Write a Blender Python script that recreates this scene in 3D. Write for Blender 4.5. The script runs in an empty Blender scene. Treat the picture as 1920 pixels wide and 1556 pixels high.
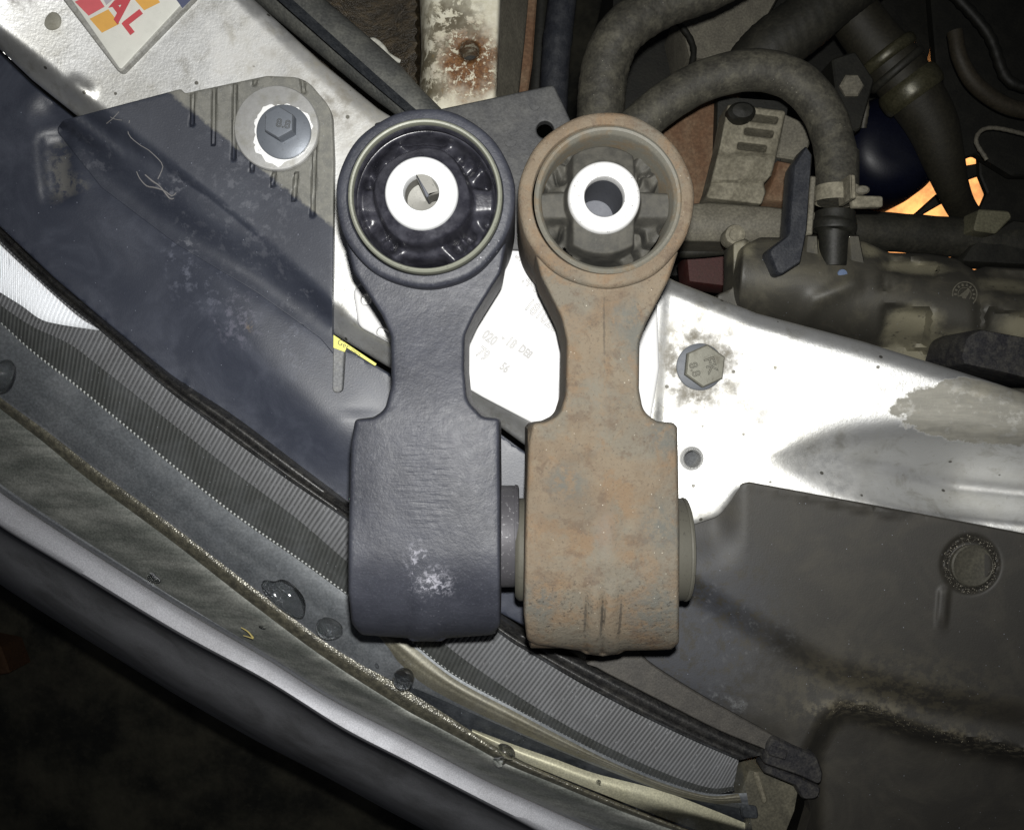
import bpy, bmesh, math, random
import numpy as np
from mathutils import Vector, Matrix
from mathutils.geometry import delaunay_2d_cdt
random.seed(4)
S = bpy.context.scene
COL = S.collection
H = 0.300                      # camera height over the panel (metres)
FPX = 1667.0                   # focal length in photo pixels
CX, CY = 960.0, 778.0

# ---------------------------------------------------------------- camera
cd = bpy.data.cameras.new('camera'); cam = bpy.data.objects.new('camera', cd); COL.objects.link(cam)
cam.location = (0, 0, H); cam.rotation_euler = (0, 0, 0)
cd.sensor_width = 36; cd.sensor_fit = 'HORIZONTAL'
cd.lens = 36*FPX/1920
cd.clip_start = 0.005; cd.clip_end = 50
S.camera = cam
# ---------------------------------------------------------------- world: a dark night garage, a breath of ambient
w = bpy.data.worlds.new('World'); S.world = w; w.use_nodes = True
w.node_tree.nodes['Background'].inputs[0].default_value = (0.8, 0.85, 1.0, 1)
w.node_tree.nodes['Background'].inputs[1].default_value = 0.024
# ---------------------------------------------------------------- camera flash beside the lens
fl = bpy.data.lights.new('phone_flash', 'SPOT'); flo = bpy.data.objects.new('phone_flash', fl); COL.objects.link(flo)
fl.energy = 6.6; fl.color = (1.0, 0.99, 0.955); fl.shadow_soft_size = 0.0035
fl.spot_size = math.radians(98); fl.spot_blend = 1.0
flo.location = (0.003, 0.016, H+0.001); flo.rotation_euler = (math.radians(-0.5), math.radians(1.0), 0)
S.view_settings.view_transform = 'Standard'; S.view_settings.look = 'None'
S.view_settings.exposure = 0.0; S.view_settings.gamma = 1.0
S.cycles.max_bounces = 8; S.cycles.transparent_max_bounces = 12
S.cycles.sample_clamp_indirect = 4.0

# ================================================================ helpers
def P(px, py, z=0.0):
    k = (H - z*0.001)/FPX
    return Vector(((px-CX)*k, -(py-CY)*k, z*0.001))
def mmpx(z): return (H - z*0.001)/FPX
def sm(a, b, x):
    t = np.clip((x-a)/(b-a), 0, 1); return t*t*(3-2*t)
def crom(pts, n):
    """Catmull-Rom through pts (any dimension), n samples evenly by arc length"""
    a = np.array(pts, float); a = np.vstack([2*a[0]-a[1], a, 2*a[-1]-a[-2]])
    out = []
    for i in range(1, len(a)-2):
        p0, p1, p2, p3 = a[i-1:i+3]
        for t in np.linspace(0, 1, 24, endpoint=False):
            out.append(.5*((2*p1)+(-p0+p2)*t+(2*p0-5*p1+4*p2-p3)*t*t+(-p0+3*p1-3*p2+p3)*t**3))
    out.append(a[-2]); out = np.array(out)
    d = np.r_[0, np.cumsum(np.linalg.norm(np.diff(out[:, :2], axis=0), axis=1))]
    u = np.linspace(0, d[-1], n)
    return np.stack([np.interp(u, d, out[:, k]) for k in range(out.shape[1])], 1)
def fillet(pts, default=0, step=4):
    """polygon with a fillet radius per corner (x, y[, r])"""
    out = []; n = len(pts)
    for i in range(n):
        p = np.array(pts[i][:2], float); r = pts[i][2] if len(pts[i]) > 2 else default
        a = np.array(pts[i-1][:2], float)-p; b = np.array(pts[(i+1) % n][:2], float)-p
        la, lb = np.linalg.norm(a), np.linalg.norm(b)
        if r <= 0 or la < 1e-6 or lb < 1e-6: out.append(p); continue
        a /= la; b /= lb
        c = np.clip(a@b, -1, 1); ang = math.acos(c)
        if ang > 3.1: out.append(p); continue
        t = min(r/math.tan(ang/2), la*.49, lb*.49); r2 = t*math.tan(ang/2)
        ctr = p+(a+b)/np.linalg.norm(a+b)*(r2/math.sin(ang/2))
        s0 = p+a*t-ctr; s1 = p+b*t-ctr
        a0 = math.atan2(s0[1], s0[0]); a1 = math.atan2(s1[1], s1[0])
        d = (a1-a0+math.pi) % (2*math.pi)-math.pi
        m = max(2, int(abs(d)*r2/step)+2)
        for k in range(m):
            q = a0+d*k/(m-1); out.append(ctr+r2*np.array([math.cos(q), math.sin(q)]))
    return np.array(out)
def resample(poly, step):
    out = []; n = len(poly)
    for i in range(n):
        a, b = np.array(poly[i]), np.array(poly[(i+1) % n])
        m = max(1, int(np.linalg.norm(b-a)/step))
        for k in range(m): out.append(a+(b-a)*k/m)
    return np.array(out)
def area(p): return 0.5*np.sum(p[:, 0]*np.roll(p[:, 1], -1)-np.roll(p[:, 0], -1)*p[:, 1])
def inside(poly, X, Y):
    r = np.zeros(X.shape, bool); n = len(poly)
    for i in range(n):
        x0, y0 = poly[i]; x1, y1 = poly[(i+1) % n]
        if y0 == y1: continue
        c = ((y0 > Y) != (y1 > Y)) & (X < (x1-x0)*(Y-y0)/(y1-y0)+x0)
        r ^= c
    return r
def pdist(poly, X, Y, closed=True):
    d = np.full(X.shape, 1e9); n = len(poly)
    for i in range(n if closed else n-1):
        ax, ay = poly[i]; bx, by = poly[(i+1) % n]
        vx, vy = bx-ax, by-ay; L = vx*vx+vy*vy
        if L < 1e-9: continue
        t = np.clip(((X-ax)*vx+(Y-ay)*vy)/L, 0, 1)
        d = np.minimum(d, np.hypot(X-ax-t*vx, Y-ay-t*vy))
    return d
def sline(pts, X, Y):
    """signed distance to an open polyline: positive = below it in the picture (for lines going right)"""
    p = np.array(pts, float); d = pdist(p, X, Y, False)
    yy = np.interp(X, p[:, 0], p[:, 1]); return np.where(Y > yy, d, -d)
def sbox(X, Y, cx, cy, hw, hh, rot=0, soft=8):
    c, s = math.cos(rot), math.sin(rot); u = (X-cx)*c+(Y-cy)*s; v = -(X-cx)*s+(Y-cy)*c
    return (1-sm(hw-soft/2, hw+soft/2, np.abs(u)))*(1-sm(hh-soft/2, hh+soft/2, np.abs(v)))

def tag(o, label, cat, group=None, kind=None):
    if label: o['label'] = label
    if cat: o['category'] = cat
    if group: o['group'] = group
    if kind: o['kind'] = kind
    return o
def thing(name, label, cat, loc, group=None):
    o = bpy.data.objects.new(name, None); COL.objects.link(o); o.location = loc; o.empty_display_size = .01
    return tag(o, label, cat, group)
WORLD = {}
def mk(name, verts, faces, m, parent=None, smooth=True, angle=35, loc=None):
    """one mesh object from WORLD-space verts; origin at its parent's origin, or at loc"""
    if loc is None: loc = WORLD.get(parent.name, Vector((0, 0, 0))) if parent is not None else Vector(tuple(np.mean(np.array([tuple(v) for v in verts]), 0)))
    me = bpy.data.meshes.new(name)
    me.from_pydata([tuple(Vector(v)-Vector(loc)) for v in verts], [], [tuple(int(i) for i in f) for f in faces])
    bm = bmesh.new(); bm.from_mesh(me); bmesh.ops.recalc_face_normals(bm, faces=bm.faces) if smooth == 'recalc' else None
    bm.to_mesh(me); bm.free()
    for mm in (m if isinstance(m, (list, tuple)) else [m]): me.materials.append(mm)
    me.polygons.foreach_set('use_smooth', [bool(smooth)]*len(me.polygons))
    if smooth and angle: me.set_sharp_from_angle(angle=math.radians(angle))
    o = bpy.data.objects.new(name, me); COL.objects.link(o)
    if parent is not None: o.parent = parent
    else: o.location = loc
    WORLD[o.name] = Vector(loc)
    return o
def root(name, label, cat, loc, group=None):
    o = thing(name, label, cat, loc, group); WORLD[o.name] = Vector(loc); return o
class MB:
    """collects world-space geometry, joined into ONE mesh"""
    def __init__(s): s.v = []; s.f = []
    def add(s, v, f):
        n = len(s.v); s.v += [Vector(tuple(q)) for q in v]; s.f += [tuple(int(i)+n for i in q) for q in f]; return s
    def build(s, name, m, parent=None, **k): return mk(name, s.v, s.f, m, parent, **k)

def sheet_geo(outline, zf, step=8, rim=6, drop=2.0, thick=6.0, holes=(), dens=None, zbot=None):
    """a pressed/moulded sheet: outline in photo pixels, height function zf(x, y) in mm, rounded rim, skirt down"""
    out = resample(np.array(outline, float), min(step, 7))
    if area(out) < 0: out = out[::-1]
    loops = [out]+[resample(np.array(h, float), 4) for h in holes]
    x0, y0 = out.min(0); x1, y1 = out.max(0)
    gx = np.arange(x0+step/2, x1, step); gy = np.arange(y0+step/2, y1, step)
    X, Y = np.meshgrid(gx, gy); X[::2] += step*.25; X[1::2] -= step*.25
    pts = np.stack([X.ravel(), Y.ravel()], 1)
    if dens is not None:
        (a, b, c, d), st = dens
        pts = pts[~((pts[:, 0] > a) & (pts[:, 0] < c) & (pts[:, 1] > b) & (pts[:, 1] < d))]
        XX, YY = np.meshgrid(np.arange(a, c, st), np.arange(b, d, st)); pts = np.vstack([pts, np.stack([XX.ravel(), YY.ravel()], 1)])
    ins = inside(out, pts[:, 0], pts[:, 1])
    for h in loops[1:]: ins &= ~inside(h, pts[:, 0], pts[:, 1])
    pts = pts[ins]
    dmin = np.full(len(pts), 1e9)
    for l in loops: dmin = np.minimum(dmin, pdist(l, pts[:, 0], pts[:, 1]))
    pts = pts[dmin > rim*1.25+1]
    ring = []
    for l in loops:
        t = np.roll(l, -1, 0)-np.roll(l, 1, 0); t /= np.linalg.norm(t, axis=1)[:, None]+1e-9
        nrm = np.stack([-t[:, 1], t[:, 0]], 1)*(1 if area(l) > 0 else -1)
        if l is not out: nrm = -nrm
        for q in (.12, .35, .65, 1.0):
            ring.append(l+nrm*rim*q)
    ring = np.vstack(ring) if rim > 0 else np.zeros((0, 2))
    if len(ring):
        ok = inside(out, ring[:, 0], ring[:, 1])
        for h in loops[1:]: ok &= ~inside(h, ring[:, 0], ring[:, 1])
        ring = ring[ok]
        d2 = np.full(len(ring), 1e9)
        for l in loops: d2 = np.minimum(d2, pdist(l, ring[:, 0], ring[:, 1]))
        ring = ring[d2 > rim*.1]
    allp = np.vstack([*loops, ring, pts]); edges = []; o0 = 0
    for l in loops:
        n = len(l); edges += [(o0+i, o0+(i+1) % n) for i in range(n)]; o0 += n
    vs, es, fs, *_ = delaunay_2d_cdt([Vector(tuple(p)) for p in allp], edges, [], 1 if not holes else 0, 1e-4)
    V = np.array([tuple(v) for v in vs])
    F = fs
    if holes:
        cen = np.array([V[list(f)].mean(0) for f in F]); k = inside(out, cen[:, 0], cen[:, 1])
        for h in loops[1:]: k &= ~inside(h, cen[:, 0], cen[:, 1])
        F = [f for f, q in zip(F, k) if q]
    d = np.full(len(V), 1e9)
    for l in loops: d = np.minimum(d, pdist(l, V[:, 0], V[:, 1]))
    Z = zf(V[:, 0], V[:, 1])
    if rim > 0:
        u = np.clip(1-d/rim, 0, 1); Z = Z-drop*(1-np.sqrt(np.clip(1-u*u, 0, 1)))
    W = [P(a, b, z) for (a, b), z in zip(V, Z)]
    F = [tuple(reversed(f)) if True else f for f in F]
    # orientation: make normals face up
    fl = []
    for f in F:
        a, b, c = (W[i] for i in f[:3]); n = (b-a).cross(c-a); fl.append(tuple(f) if n.z > 0 else tuple(reversed(f)))
    cnt = {}
    for f in fl:
        for i in range(len(f)):
            e = (f[i], f[(i+1) % len(f)]); cnt[e] = 1
    bord = [e for e in cnt if (e[1], e[0]) not in cnt]
    low = {}
    for a, b in bord:
        for i in (a, b):
            if i not in low:
                q = W[i].copy(); q.z = (zbot*.001 if zbot is not None else q.z-thick*.001); low[i] = len(W); W.append(q)
    for a, b in bord: fl.append((b, a, low[a], low[b]))
    return W, fl
def sheet(name, outline, zf, m, parent=None, **k):
    ang = k.pop('angle', 50); lab = k.pop('loc', None)
    v, f = sheet_geo(outline, zf, **k); return mk(name, v, f, m, parent, angle=ang, loc=lab)
def loft_geo(rows, closed=False):
    n = len(rows[0]); v = [p for r in rows for p in r]; f = []
    for i in range(len(rows)-1):
        for j in range(n if closed else n-1):
            a = i*n+j; b = i*n+(j+1) % n; f.append((a, b, b+n, a+n))
    return v, f
def up(v, f):
    """flip faces so that their normals point up"""
    out = []
    for q in f:
        n = (Vector(v[q[1]])-Vector(v[q[0]])).cross(Vector(v[q[2]])-Vector(v[q[0]])); out.append(q if n.z >= 0 else tuple(reversed(q)))
    return v, out
def lathe_geo(c, prof, seg=64, axis='Z', squash=(1, 1), rot=0):
    """profile [(radius mm, height mm)] round an axis through c; closed ends where radius is 0"""
    v = []; f = []; c = Vector(c)
    for r, h in prof:
        for k in range(seg):
            a = 2*math.pi*k/seg+rot; x, y = r*math.cos(a)*squash[0]*.001, r*math.sin(a)*squash[1]*.001; h2 = h*.001
            v.append(c+(Vector((x, y, h2)) if axis == 'Z' else Vector((h2, x, y)) if axis == 'X' else Vector((x, h2, y))))
    for i in range(len(prof)-1):
        for k in range(seg): f.append((i*seg+k, i*seg+(k+1) % seg, (i+1)*seg+(k+1) % seg, (i+1)*seg+k))
    return v, f
def lathe(name, c, prof, m, parent=None, **k):
    ang = k.pop('angle', 35); v, f = lathe_geo(c, prof, **k); return mk(name, v, f, m, parent, smooth='recalc', angle=ang)
def tube_geo(pts, seg=20, n=60, mod=None, caps=True):
    """pts (photo x, y, z mm, radius px): a hose through real space"""
    a = crom(pts, n); C = [P(x, y, z) for x, y, z, r in a]; R = [r*mmpx(z) for x, y, z, r in a]
    v = []; f = []; up0 = Vector((0, 0, 1))
    for i, c in enumerate(C):
        t = (C[min(i+1, n-1)]-C[max(i-1, 0)]).normalized(); s = t.cross(up0)
        s = s.normalized() if s.length > 1e-4 else Vector((1, 0, 0)); u = s.cross(t).normalized()
        for k in range(seg):
            q = 2*math.pi*k/seg; r = R[i]*(mod(i/(n-1), q) if mod else 1)
            v.append(c+s*math.cos(q)*r+u*math.sin(q)*r)
    for i in range(n-1):
        for k in range(seg): f.append((i*seg+k, i*seg+(k+1) % seg, (i+1)*seg+(k+1) % seg, (i+1)*seg+k))
    if caps: f.append(tuple(range(seg))); f.append(tuple((n-1)*seg+k for k in range(seg)))
    return v, f
def tube(name, pts, m, parent=None, **k):
    v, f = tube_geo(pts, **k); return mk(name, v, f, m, parent, smooth='recalc', angle=50)
def prism_geo(outline, z1, z0, bev=.5):
    """outline photo pixels at height z1; straight down to z0 with a small chamfer"""
    o = np.array(outline, float)
    if area(o) < 0: o = o[::-1]
    t = np.roll(o, -1, 0)-np.roll(o, 1, 0); t /= np.linalg.norm(t, axis=1)[:, None]+1e-9
    nr = np.stack([-t[:, 1], t[:, 0]], 1); b = min(bev*.001/mmpx(z1), 3.2)
    top = [P(*q, z1) for q in o+nr*b]; mid = [P(*q, z1) for q in o]
    for q in mid: q.z -= bev*.001
    bot = [q.copy() for q in mid]
    for q in bot: q.z = z0*.001
    n = len(o); v = top+mid+bot; f = [tuple(reversed(range(n)))]
    for r in range(2):
        for k in range(n): f.append((r*n+k, r*n+(k+1) % n, (r+1)*n+(k+1) % n, (r+1)*n+k))
    f.append(tuple(range(2*n, 3*n)))
    return v, f
def prism(name, outline, z1, z0, m, parent=None, bev=.5, angle=40):
    v, f = prism_geo(outline, z1, z0, bev); return mk(name, v, f, m, parent, smooth='recalc', angle=angle)
def circ(cx, cy, rx, ry=None, n=40, a0=0):
    return [(cx+rx*math.cos(a0+2*math.pi*k/n), cy+(ry or rx)*math.sin(a0+2*math.pi*k/n)) for k in range(n)]
def text(name, body, px, py, z, size_px, rot, m, parent=None, ext=.15, align='CENTER', shear=0, sx=1, bold=0, outline=0):
    """raised or printed lettering; rot = clockwise degrees in the picture"""
    c = bpy.data.curves.new(name, 'FONT'); c.body = body; c.size = size_px*mmpx(z)*1.4; c.extrude = ext*.001
    c.offset = bold*.001; c.align_x = align; c.align_y = 'CENTER'; c.resolution_u = 3; c.shear = shear
    if ext > .08: c.bevel_depth = .00005; c.bevel_resolution = 1
    if outline: c.fill_mode = 'NONE'; c.extrude = 0; c.offset = 0; c.bevel_depth = outline*.001; c.bevel_resolution = 1
    t = bpy.data.objects.new(name, c); COL.objects.link(t)
    dg = bpy.context.evaluated_depsgraph_get(); me = bpy.data.meshes.new_from_object(t.evaluated_get(dg))
    bpy.data.objects.remove(t); bpy.data.curves.remove(c)
    M = Matrix.Translation(P(px, py, z)) @ Matrix.Rotation(-math.radians(rot), 4, 'Z') @ Matrix.Diagonal((sx, 1, 1, 1))
    base = WORLD.get(parent.name, Vector()) if parent is not None else P(px, py, z)
    me.transform(Matrix.Translation(-base) @ M); me.materials.clear(); me.materials.append(m)
    o = bpy.data.objects.new(name, me); COL.objects.link(o); o.parent = parent
    return o

# ================================================================ materials
class Mat:
    def __init__(s, name):
        s.m = bpy.data.materials.new(name); s.m.use_nodes = True; s.t = s.m.node_tree; s.N = s.t.nodes; s.L = s.t.links
        s.b = s.N['Principled BSDF']; g = s.N.new('ShaderNodeNewGeometry')
        v = s.N.new('ShaderNodeVectorMath'); v.operation = 'SCALE'; v.inputs[3].default_value = 1000; s.L.new(g.outputs['Position'], v.inputs[0]); s.pos = v.outputs[0]
        s.g = g
    def put(s, sock, v):
        if hasattr(v, 'links'): s.L.new(v, sock)
        elif isinstance(v, (tuple, list)): sock.default_value = (*v[:3], 1) if len(sock.default_value) == 4 else v
        else: sock.default_value = v
    def noise(s, scale, detail=4, rough=.55, dist=0, stretch=None, off=0):
        n = s.N.new('ShaderNodeTexNoise'); n.inputs['Scale'].default_value = scale; n.inputs['Detail'].default_value = detail
        n.inputs['Roughness'].default_value = rough; n.inputs['Distortion'].default_value = dist
        p = s.pos
        if stretch or off:
            mp = s.N.new('ShaderNodeMapping'); mp.inputs['Location'].default_value = (off, off*.7, off*.3)
            if stretch: mp.inputs['Rotation'].default_value = (0, 0, stretch[1]); mp.inputs['Scale'].default_value = stretch[0]
            s.L.new(p, mp.inputs[0]); p = mp.outputs[0]
        s.L.new(p, n.inputs['Vector']); return n.outputs['Fac']
    def voro(s, scale, feature='F1', rnd=1.0):
        n = s.N.new('ShaderNodeTexVoronoi'); n.inputs['Scale'].default_value = scale; n.feature = feature; n.inputs['Randomness'].default_value = rnd
        s.L.new(s.pos, n.inputs['Vector']); return n
    def ramp(s, f, stops):
        r = s.N.new('ShaderNodeValToRGB'); e = r.color_ramp.elements
        while len(e) > 1: e.remove(e[-1])
        for i, (p, c) in enumerate(stops):
            q = e[0] if i == 0 else e.new(p); q.position = p; q.color = (*(c if isinstance(c, (tuple, list)) else (c, c, c)), 1)
        s.put(r.inputs[0], f); return r.outputs[0]
    def step(s, f, a, b):
        r = s.N.new('ShaderNodeMapRange'); r.interpolation_type = 'SMOOTHSTEP'
        s.put(r.inputs[0], f); r.inputs[1].default_value = a; r.inputs[2].default_value = b; return r.outputs[0]
    def math(s, op, a, b=0.0):
        n = s.N.new('ShaderNodeMath'); n.operation = op; s.put(n.inputs[0], a); s.put(n.inputs[1], b); return n.outputs[0]
    def mix(s, f, a, b):
        n = s.N.new('ShaderNodeMix'); n.data_type = 'RGBA'; s.put(n.inputs[0], f); s.put(n.inputs[6], a); s.put(n.inputs[7], b); return n.outputs[2]
    def fmix(s, f, a, b):
        n = s.N.new('ShaderNodeMix'); s.put(n.inputs[0], f); s.put(n.inputs[2], a); s.put(n.inputs[3], b); return n.outputs[0]
    def near(s, px, py, z, r0, r1, sq=(1, 1, 1), wob=0, ws=.3):
        """1 within r0 mm of the point, 0 beyond r1 mm, edge broken by noise"""
        p = P(px, py, z)*1000; a = s.N.new('ShaderNodeVectorMath'); a.operation = 'SUBTRACT'; s.L.new(s.pos, a.inputs[0]); a.inputs[1].default_value = tuple(p)
        b = s.N.new('ShaderNodeVectorMath'); b.operation = 'MULTIPLY'; s.L.new(a.outputs[0], b.inputs[0]); b.inputs[1].default_value = sq
        c = s.N.new('ShaderNodeVectorMath'); c.operation = 'LENGTH'; s.L.new(b.outputs[0], c.inputs[0]); d = c.outputs['Value']
        if wob: d = s.math('ADD', d, s.math('MULTIPLY', s.math('SUBTRACT', s.noise(ws, 5, .6), .5), wob*2))
        return s.step(d, r1, r0)
    def side(s, p0, p1, z, soft, wob=0, ws=.3):
        """1 on the picture-upper/right side of the line p0->p1"""
        a, b = P(*p0, z)*1000, P(*p1, z)*1000; d = (b-a).normalized(); n = Vector((-d.y, d.x, 0))
        q = s.N.new('ShaderNodeVectorMath'); q.operation = 'DOT_PRODUCT'; s.L.new(s.pos, q.inputs[0]); q.inputs[1].default_value = tuple(n)
        v = s.math('SUBTRACT', q.outputs['Value'], n.dot(a))
        if wob: v = s.math('ADD', v, s.math('MULTIPLY', s.math('SUBTRACT', s.noise(ws, 5, .6), .5), wob*2))
        return s.step(v, -soft, soft)
    def bump(s, h, strength=.3, dist=.3, chain=None):
        n = s.N.new('ShaderNodeBump'); n.inputs['Strength'].default_value = strength; n.inputs['Distance'].default_value = dist*.001
        s.put(n.inputs['Height'], h)
        if chain is not None: s.L.new(chain, n.inputs['Normal'])
        return n.outputs[0]
    def end(s, color, rough=.5, metal=0.0, normal=None, spec=.5, coat=0, coatr=.1):
        s.put(s.b.inputs['Base Color'], color); s.put(s.b.inputs['Roughness'], rough); s.put(s.b.inputs['Metallic'], metal)
        s.b.inputs['Specular IOR Level'].default_value = spec
        if coat: s.b.inputs['Coat Weight'].default_value = coat; s.b.inputs['Coat Roughness'].default_value = coatr
        if normal is not None: s.L.new(normal, s.b.inputs['Normal'])
        return s.m
    def specks(s, base, color, scale=.9, thr=.09, amt=.8):
        """sparse light grains"""
        v = s.voro(scale); d = s.step(v.outputs['Distance'], thr, thr*.5)
        k = s.step(s.noise(.13, 3), .42, .62)
        return s.mix(s.math('MULTIPLY', s.math('MULTIPLY', d, k), amt), base, color)

def mat_dusty(name, c, dust, amt=.5, sc=.08, rough=.6, grain=1.6, bs=.25, spec=.4, metal=0.0, spk=True, spkc=None, spkt=.07, streak=None):
    m = Mat(name)
    n = m.noise(sc, 6, .62, .4) if streak is None else m.noise(sc, 6, .62, .4, stretch=streak)
    fine = m.noise(grain, 3, .6)
    col = m.mix(m.math('MULTIPLY', m.step(n, .38, .72), amt), c, dust)
    col = m.mix(m.step(fine, .3, .75), m.mix(.35, col, (0, 0, 0)), m.mix(.12, col, dust))
    if spk: col = m.specks(col, spkc or dust, .55, spkt, .8)
    b = m.bump(m.noise(grain*.8, 4, .6), bs, .25)
    return m.end(col, m.fmix(n, rough-.08, rough+.15), metal, b, spec)

# --- engine mounts
def m_black_cast():
    m = Mat('black_cast_paint')
    big = m.noise(.06, 5, .6); fine = m.noise(1.5, 4, .65); mid = m.noise(.45, 5, .6)
    c = m.mix(m.step(big, .35, .7), (.0205, .0222, .030), (.034, .0362, .047))
    c = m.mix(m.step(fine, .52, .8), c, (.050, .053, .068))
    sc = m.math('MAXIMUM', m.near(812, 1090, 55, 1.0, 6.2, (.8, 1, .3), 3.0, .4), m.math('MULTIPLY', m.near(780, 1052, 57, .5, 5.5, (1.3, .7, .3), 3, .4), .9))
    sc = m.math('MAXIMUM', m.math('MULTIPLY', sc, m.step(m.noise(.55, 7, .75, .5), .47, .60)), m.math('MULTIPLY', m.near(812, 1150, 50, 2, 12, (1.1, .6, .5), 3, .3), m.math('MULTIPLY', m.step(m.noise(.9, 6, .75), .58, .68), .3)))
    c = m.mix(m.math('MULTIPLY', sc, .8), c, (.27, .27, .31))
    sc2 = m.math('MULTIPLY', m.near(905, 470, 57, 3, 9, (1, 1, .3)), m.step(m.noise(1.0, 4, .6), .66, .7)); c = m.mix(sc2, c, (.5, .5, .55))
    sc3 = m.math('MULTIPLY', m.near(895, 1000, 57, 2, 14, (1.6, .6, .5)), m.step(m.noise(.7, 6, .7), .66, .74)); c = m.mix(m.math('MULTIPLY', sc3, .6), c, (.2, .2, .24))
    w = m.noise(.5, 3, .6, 0, ((.25, 2.2, 1), 0.02)); k = m.near(795, 880, 60, 5, 12, (1.1, .55, .5))
    b = m.bump(m.math('MULTIPLY', w, k), .55, .5)
    b = m.bump(m.noise(.16, 4, .5), .25, 1.0, b); b = m.bump(mid, .30, .4, b); b = m.bump(fine, .42, .2, b)
    g_ = m.N.new('ShaderNodeNewGeometry'); ed = m.math('MULTIPLY', m.step(g_.outputs['Pointiness'], .53, .60), m.step(mid, .45, .65)); c = m.mix(m.math('MULTIPLY', ed, .5), c, (.16, .16, .18))
    return m.end(c, m.fmix(mid, .40, .62), 0, b, .38)
def m_rust():
    m = Mat('rusty_cast_iron')
    a = m.noise(.085, 7, .65, .3); b_ = m.noise(.05, 6, .62, .5, None, 31); fine = m.noise(1.3, 4, .7); mid = m.noise(.35, 6, .7)
    c = m.mix(m.step(a, .40, .60), (.140, .110, .076), (.116, .086, .057))
    c = m.mix(m.math('MULTIPLY', m.step(b_, .48, .60), .65), c, (.106, .101, .083))
    c = m.mix(m.math('MULTIPLY', m.step(m.noise(.11, 7, .68, .4, None, 91), .49, .62), .75), c, (.140, .090, .050))
    c = m.mix(m.math('MULTIPLY', m.step(m.noise(.16, 7, .7, .4, None, 13), .53, .64), .65), c, (.078, .052, .034))
    c = m.mix(m.math('MULTIPLY', m.step(mid, .54, .70), .6), c, (.150, .125, .088))
    c = m.mix(m.math('MULTIPLY', m.step(fine, .55, .75), .6), c, (.145, .122, .088)); c = m.mix(m.math('MULTIPLY', m.step(fine, .46, .30), .65), c, (.050, .036, .026))
    for (x, y, r0, r1) in ((1240, 985, 2, 10), (1230, 1150, 3, 13), (1060, 905, 2, 8), (1180, 600, 2, 8), (1205, 650, 1, 9), (1250, 815, 2, 9), (1010, 1130, 2, 9)):
        k = m.math('MULTIPLY', m.near(x, y, 58, r0, r1, (1, 1, .4), 2, .4), m.step(mid, .38, .58)); c = m.mix(m.math('MULTIPLY', k, .8), c, (.075, .079, .073))
    for (x, y, sy, w_, am) in ((1131, 625, .035, .45, .55), (1128, 1165, .06, .55, .9), (1097, 1160, .07, .5, .8), (1163, 1165, .07, .6, .7), (1133, 1150, .09, .4, .6)):
        k = m.near(x, y, 56, w_*.4, w_, (1, sy, .05), .35, .8); c = m.mix(m.math('MULTIPLY', k, am), c, (.030, .024, .018))  # groove lines, faint under the flash, darkened in the colour
    k = m.near(1134, 1000, 60, 1, 7, (1.6, .7, .3), 2, .4); c = m.mix(m.math('MULTIPLY', k, .5), c, (.15, .118, .092))
    blot = m.noise(.028, 5, .6, .6, None, 71); c = m.mix(m.math('MULTIPLY', m.step(blot, .54, .64), .3), c, (.070, .050, .034)); c = m.mix(m.math('MULTIPLY', m.step(blot, .47, .36), .4), c, (.140, .132, .108))
    c = m.mix(.15, c, (.106, .098, .084))
    dk = m.math('MULTIPLY', m.side((900, 1085), (1400, 1085), 55, 6), -1); lo = m.math('ADD', dk, 1)
    pit = m.math('MULTIPLY', lo, m.step(m.noise(.9, 5, .7), .56, .66)); c = m.mix(m.math('MULTIPLY', pit, .8), c, (.030, .026, .022)); c = m.mix(m.math('MULTIPLY', m.step(m.noise(.6, 6, .75, .3, None, 5), .60, .70), .55), c, (.046, .034, .024))
    v = m.voro(.55); c = m.mix(m.math('MULTIPLY', m.step(v.outputs['Distance'], .10, .05), m.math('MULTIPLY', m.step(m.noise(.21, 3), .45, .62), .8)), c, (.40, .37, .31))
    b = m.bump(mid, .8, .45); b = m.bump(fine, .8, .22, b)
    return m.end(c, m.fmix(mid, .7, .9), 0, b, .25)
def m_rustring():
    m = Mat('worn_steel_lip')
    a = m.noise(.12, 6, .6, .3); fine = m.noise(1.5, 4, .65)
    c = m.mix(m.step(a, .45, .65), (.100, .096, .080), (.115, .090, .060)); c = m.mix(m.step(fine, .5, .8), c, (.145, .138, .115))
    return m.end(c, .6, 0, m.bump(fine, .3, .1), .35)
def m_rubber(name, c, dust, rough, amt, bs=.3):
    m = Mat(name); a = m.noise(.25, 5, .6); f = m.noise(1.2, 4, .6)
    col = m.mix(m.math('MULTIPLY', m.step(a, .35, .7), amt), c, dust); col = m.mix(m.math('MULTIPLY', m.step(f, .5, .8), amt*.7), col, dust)
    return m.end(col, m.fmix(a, rough-.1, rough+.15), 0, m.bump(f, bs, .2), .5)
def m_metal(name, c, rough=.3, metal=.9, pit=None, bs=.15, sc=.5, dirt=None, da=.6):
    m = Mat(name); f = m.noise(1.8, 4, .65); n = m.noise(sc, 6, .65); col = c
    if dirt: col = m.mix(m.math('MULTIPLY', m.step(m.noise(sc*.4, 6, .65), .45, .7), da), col, dirt)
    if pit: col = m.mix(m.step(m.noise(.9, 6, .78), .585, .66), col, pit)
    return m.end(col, m.fmix(n, rough-.06, rough+.14), metal, m.bump(f, bs, .1), .5)
BLACK = m_black_cast(); RUST = m_rust()
LIP_OLIVE = m_metal('olive_zinc_lip', (.15, .155, .125), .42, .15, (.07, .07, .06), .3)
LIP_WORN = m_rustring()
RUB_NEW = m_rubber('new_black_rubber', (.014, .014, .019), (.05, .05, .062), .28, .55)
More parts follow.
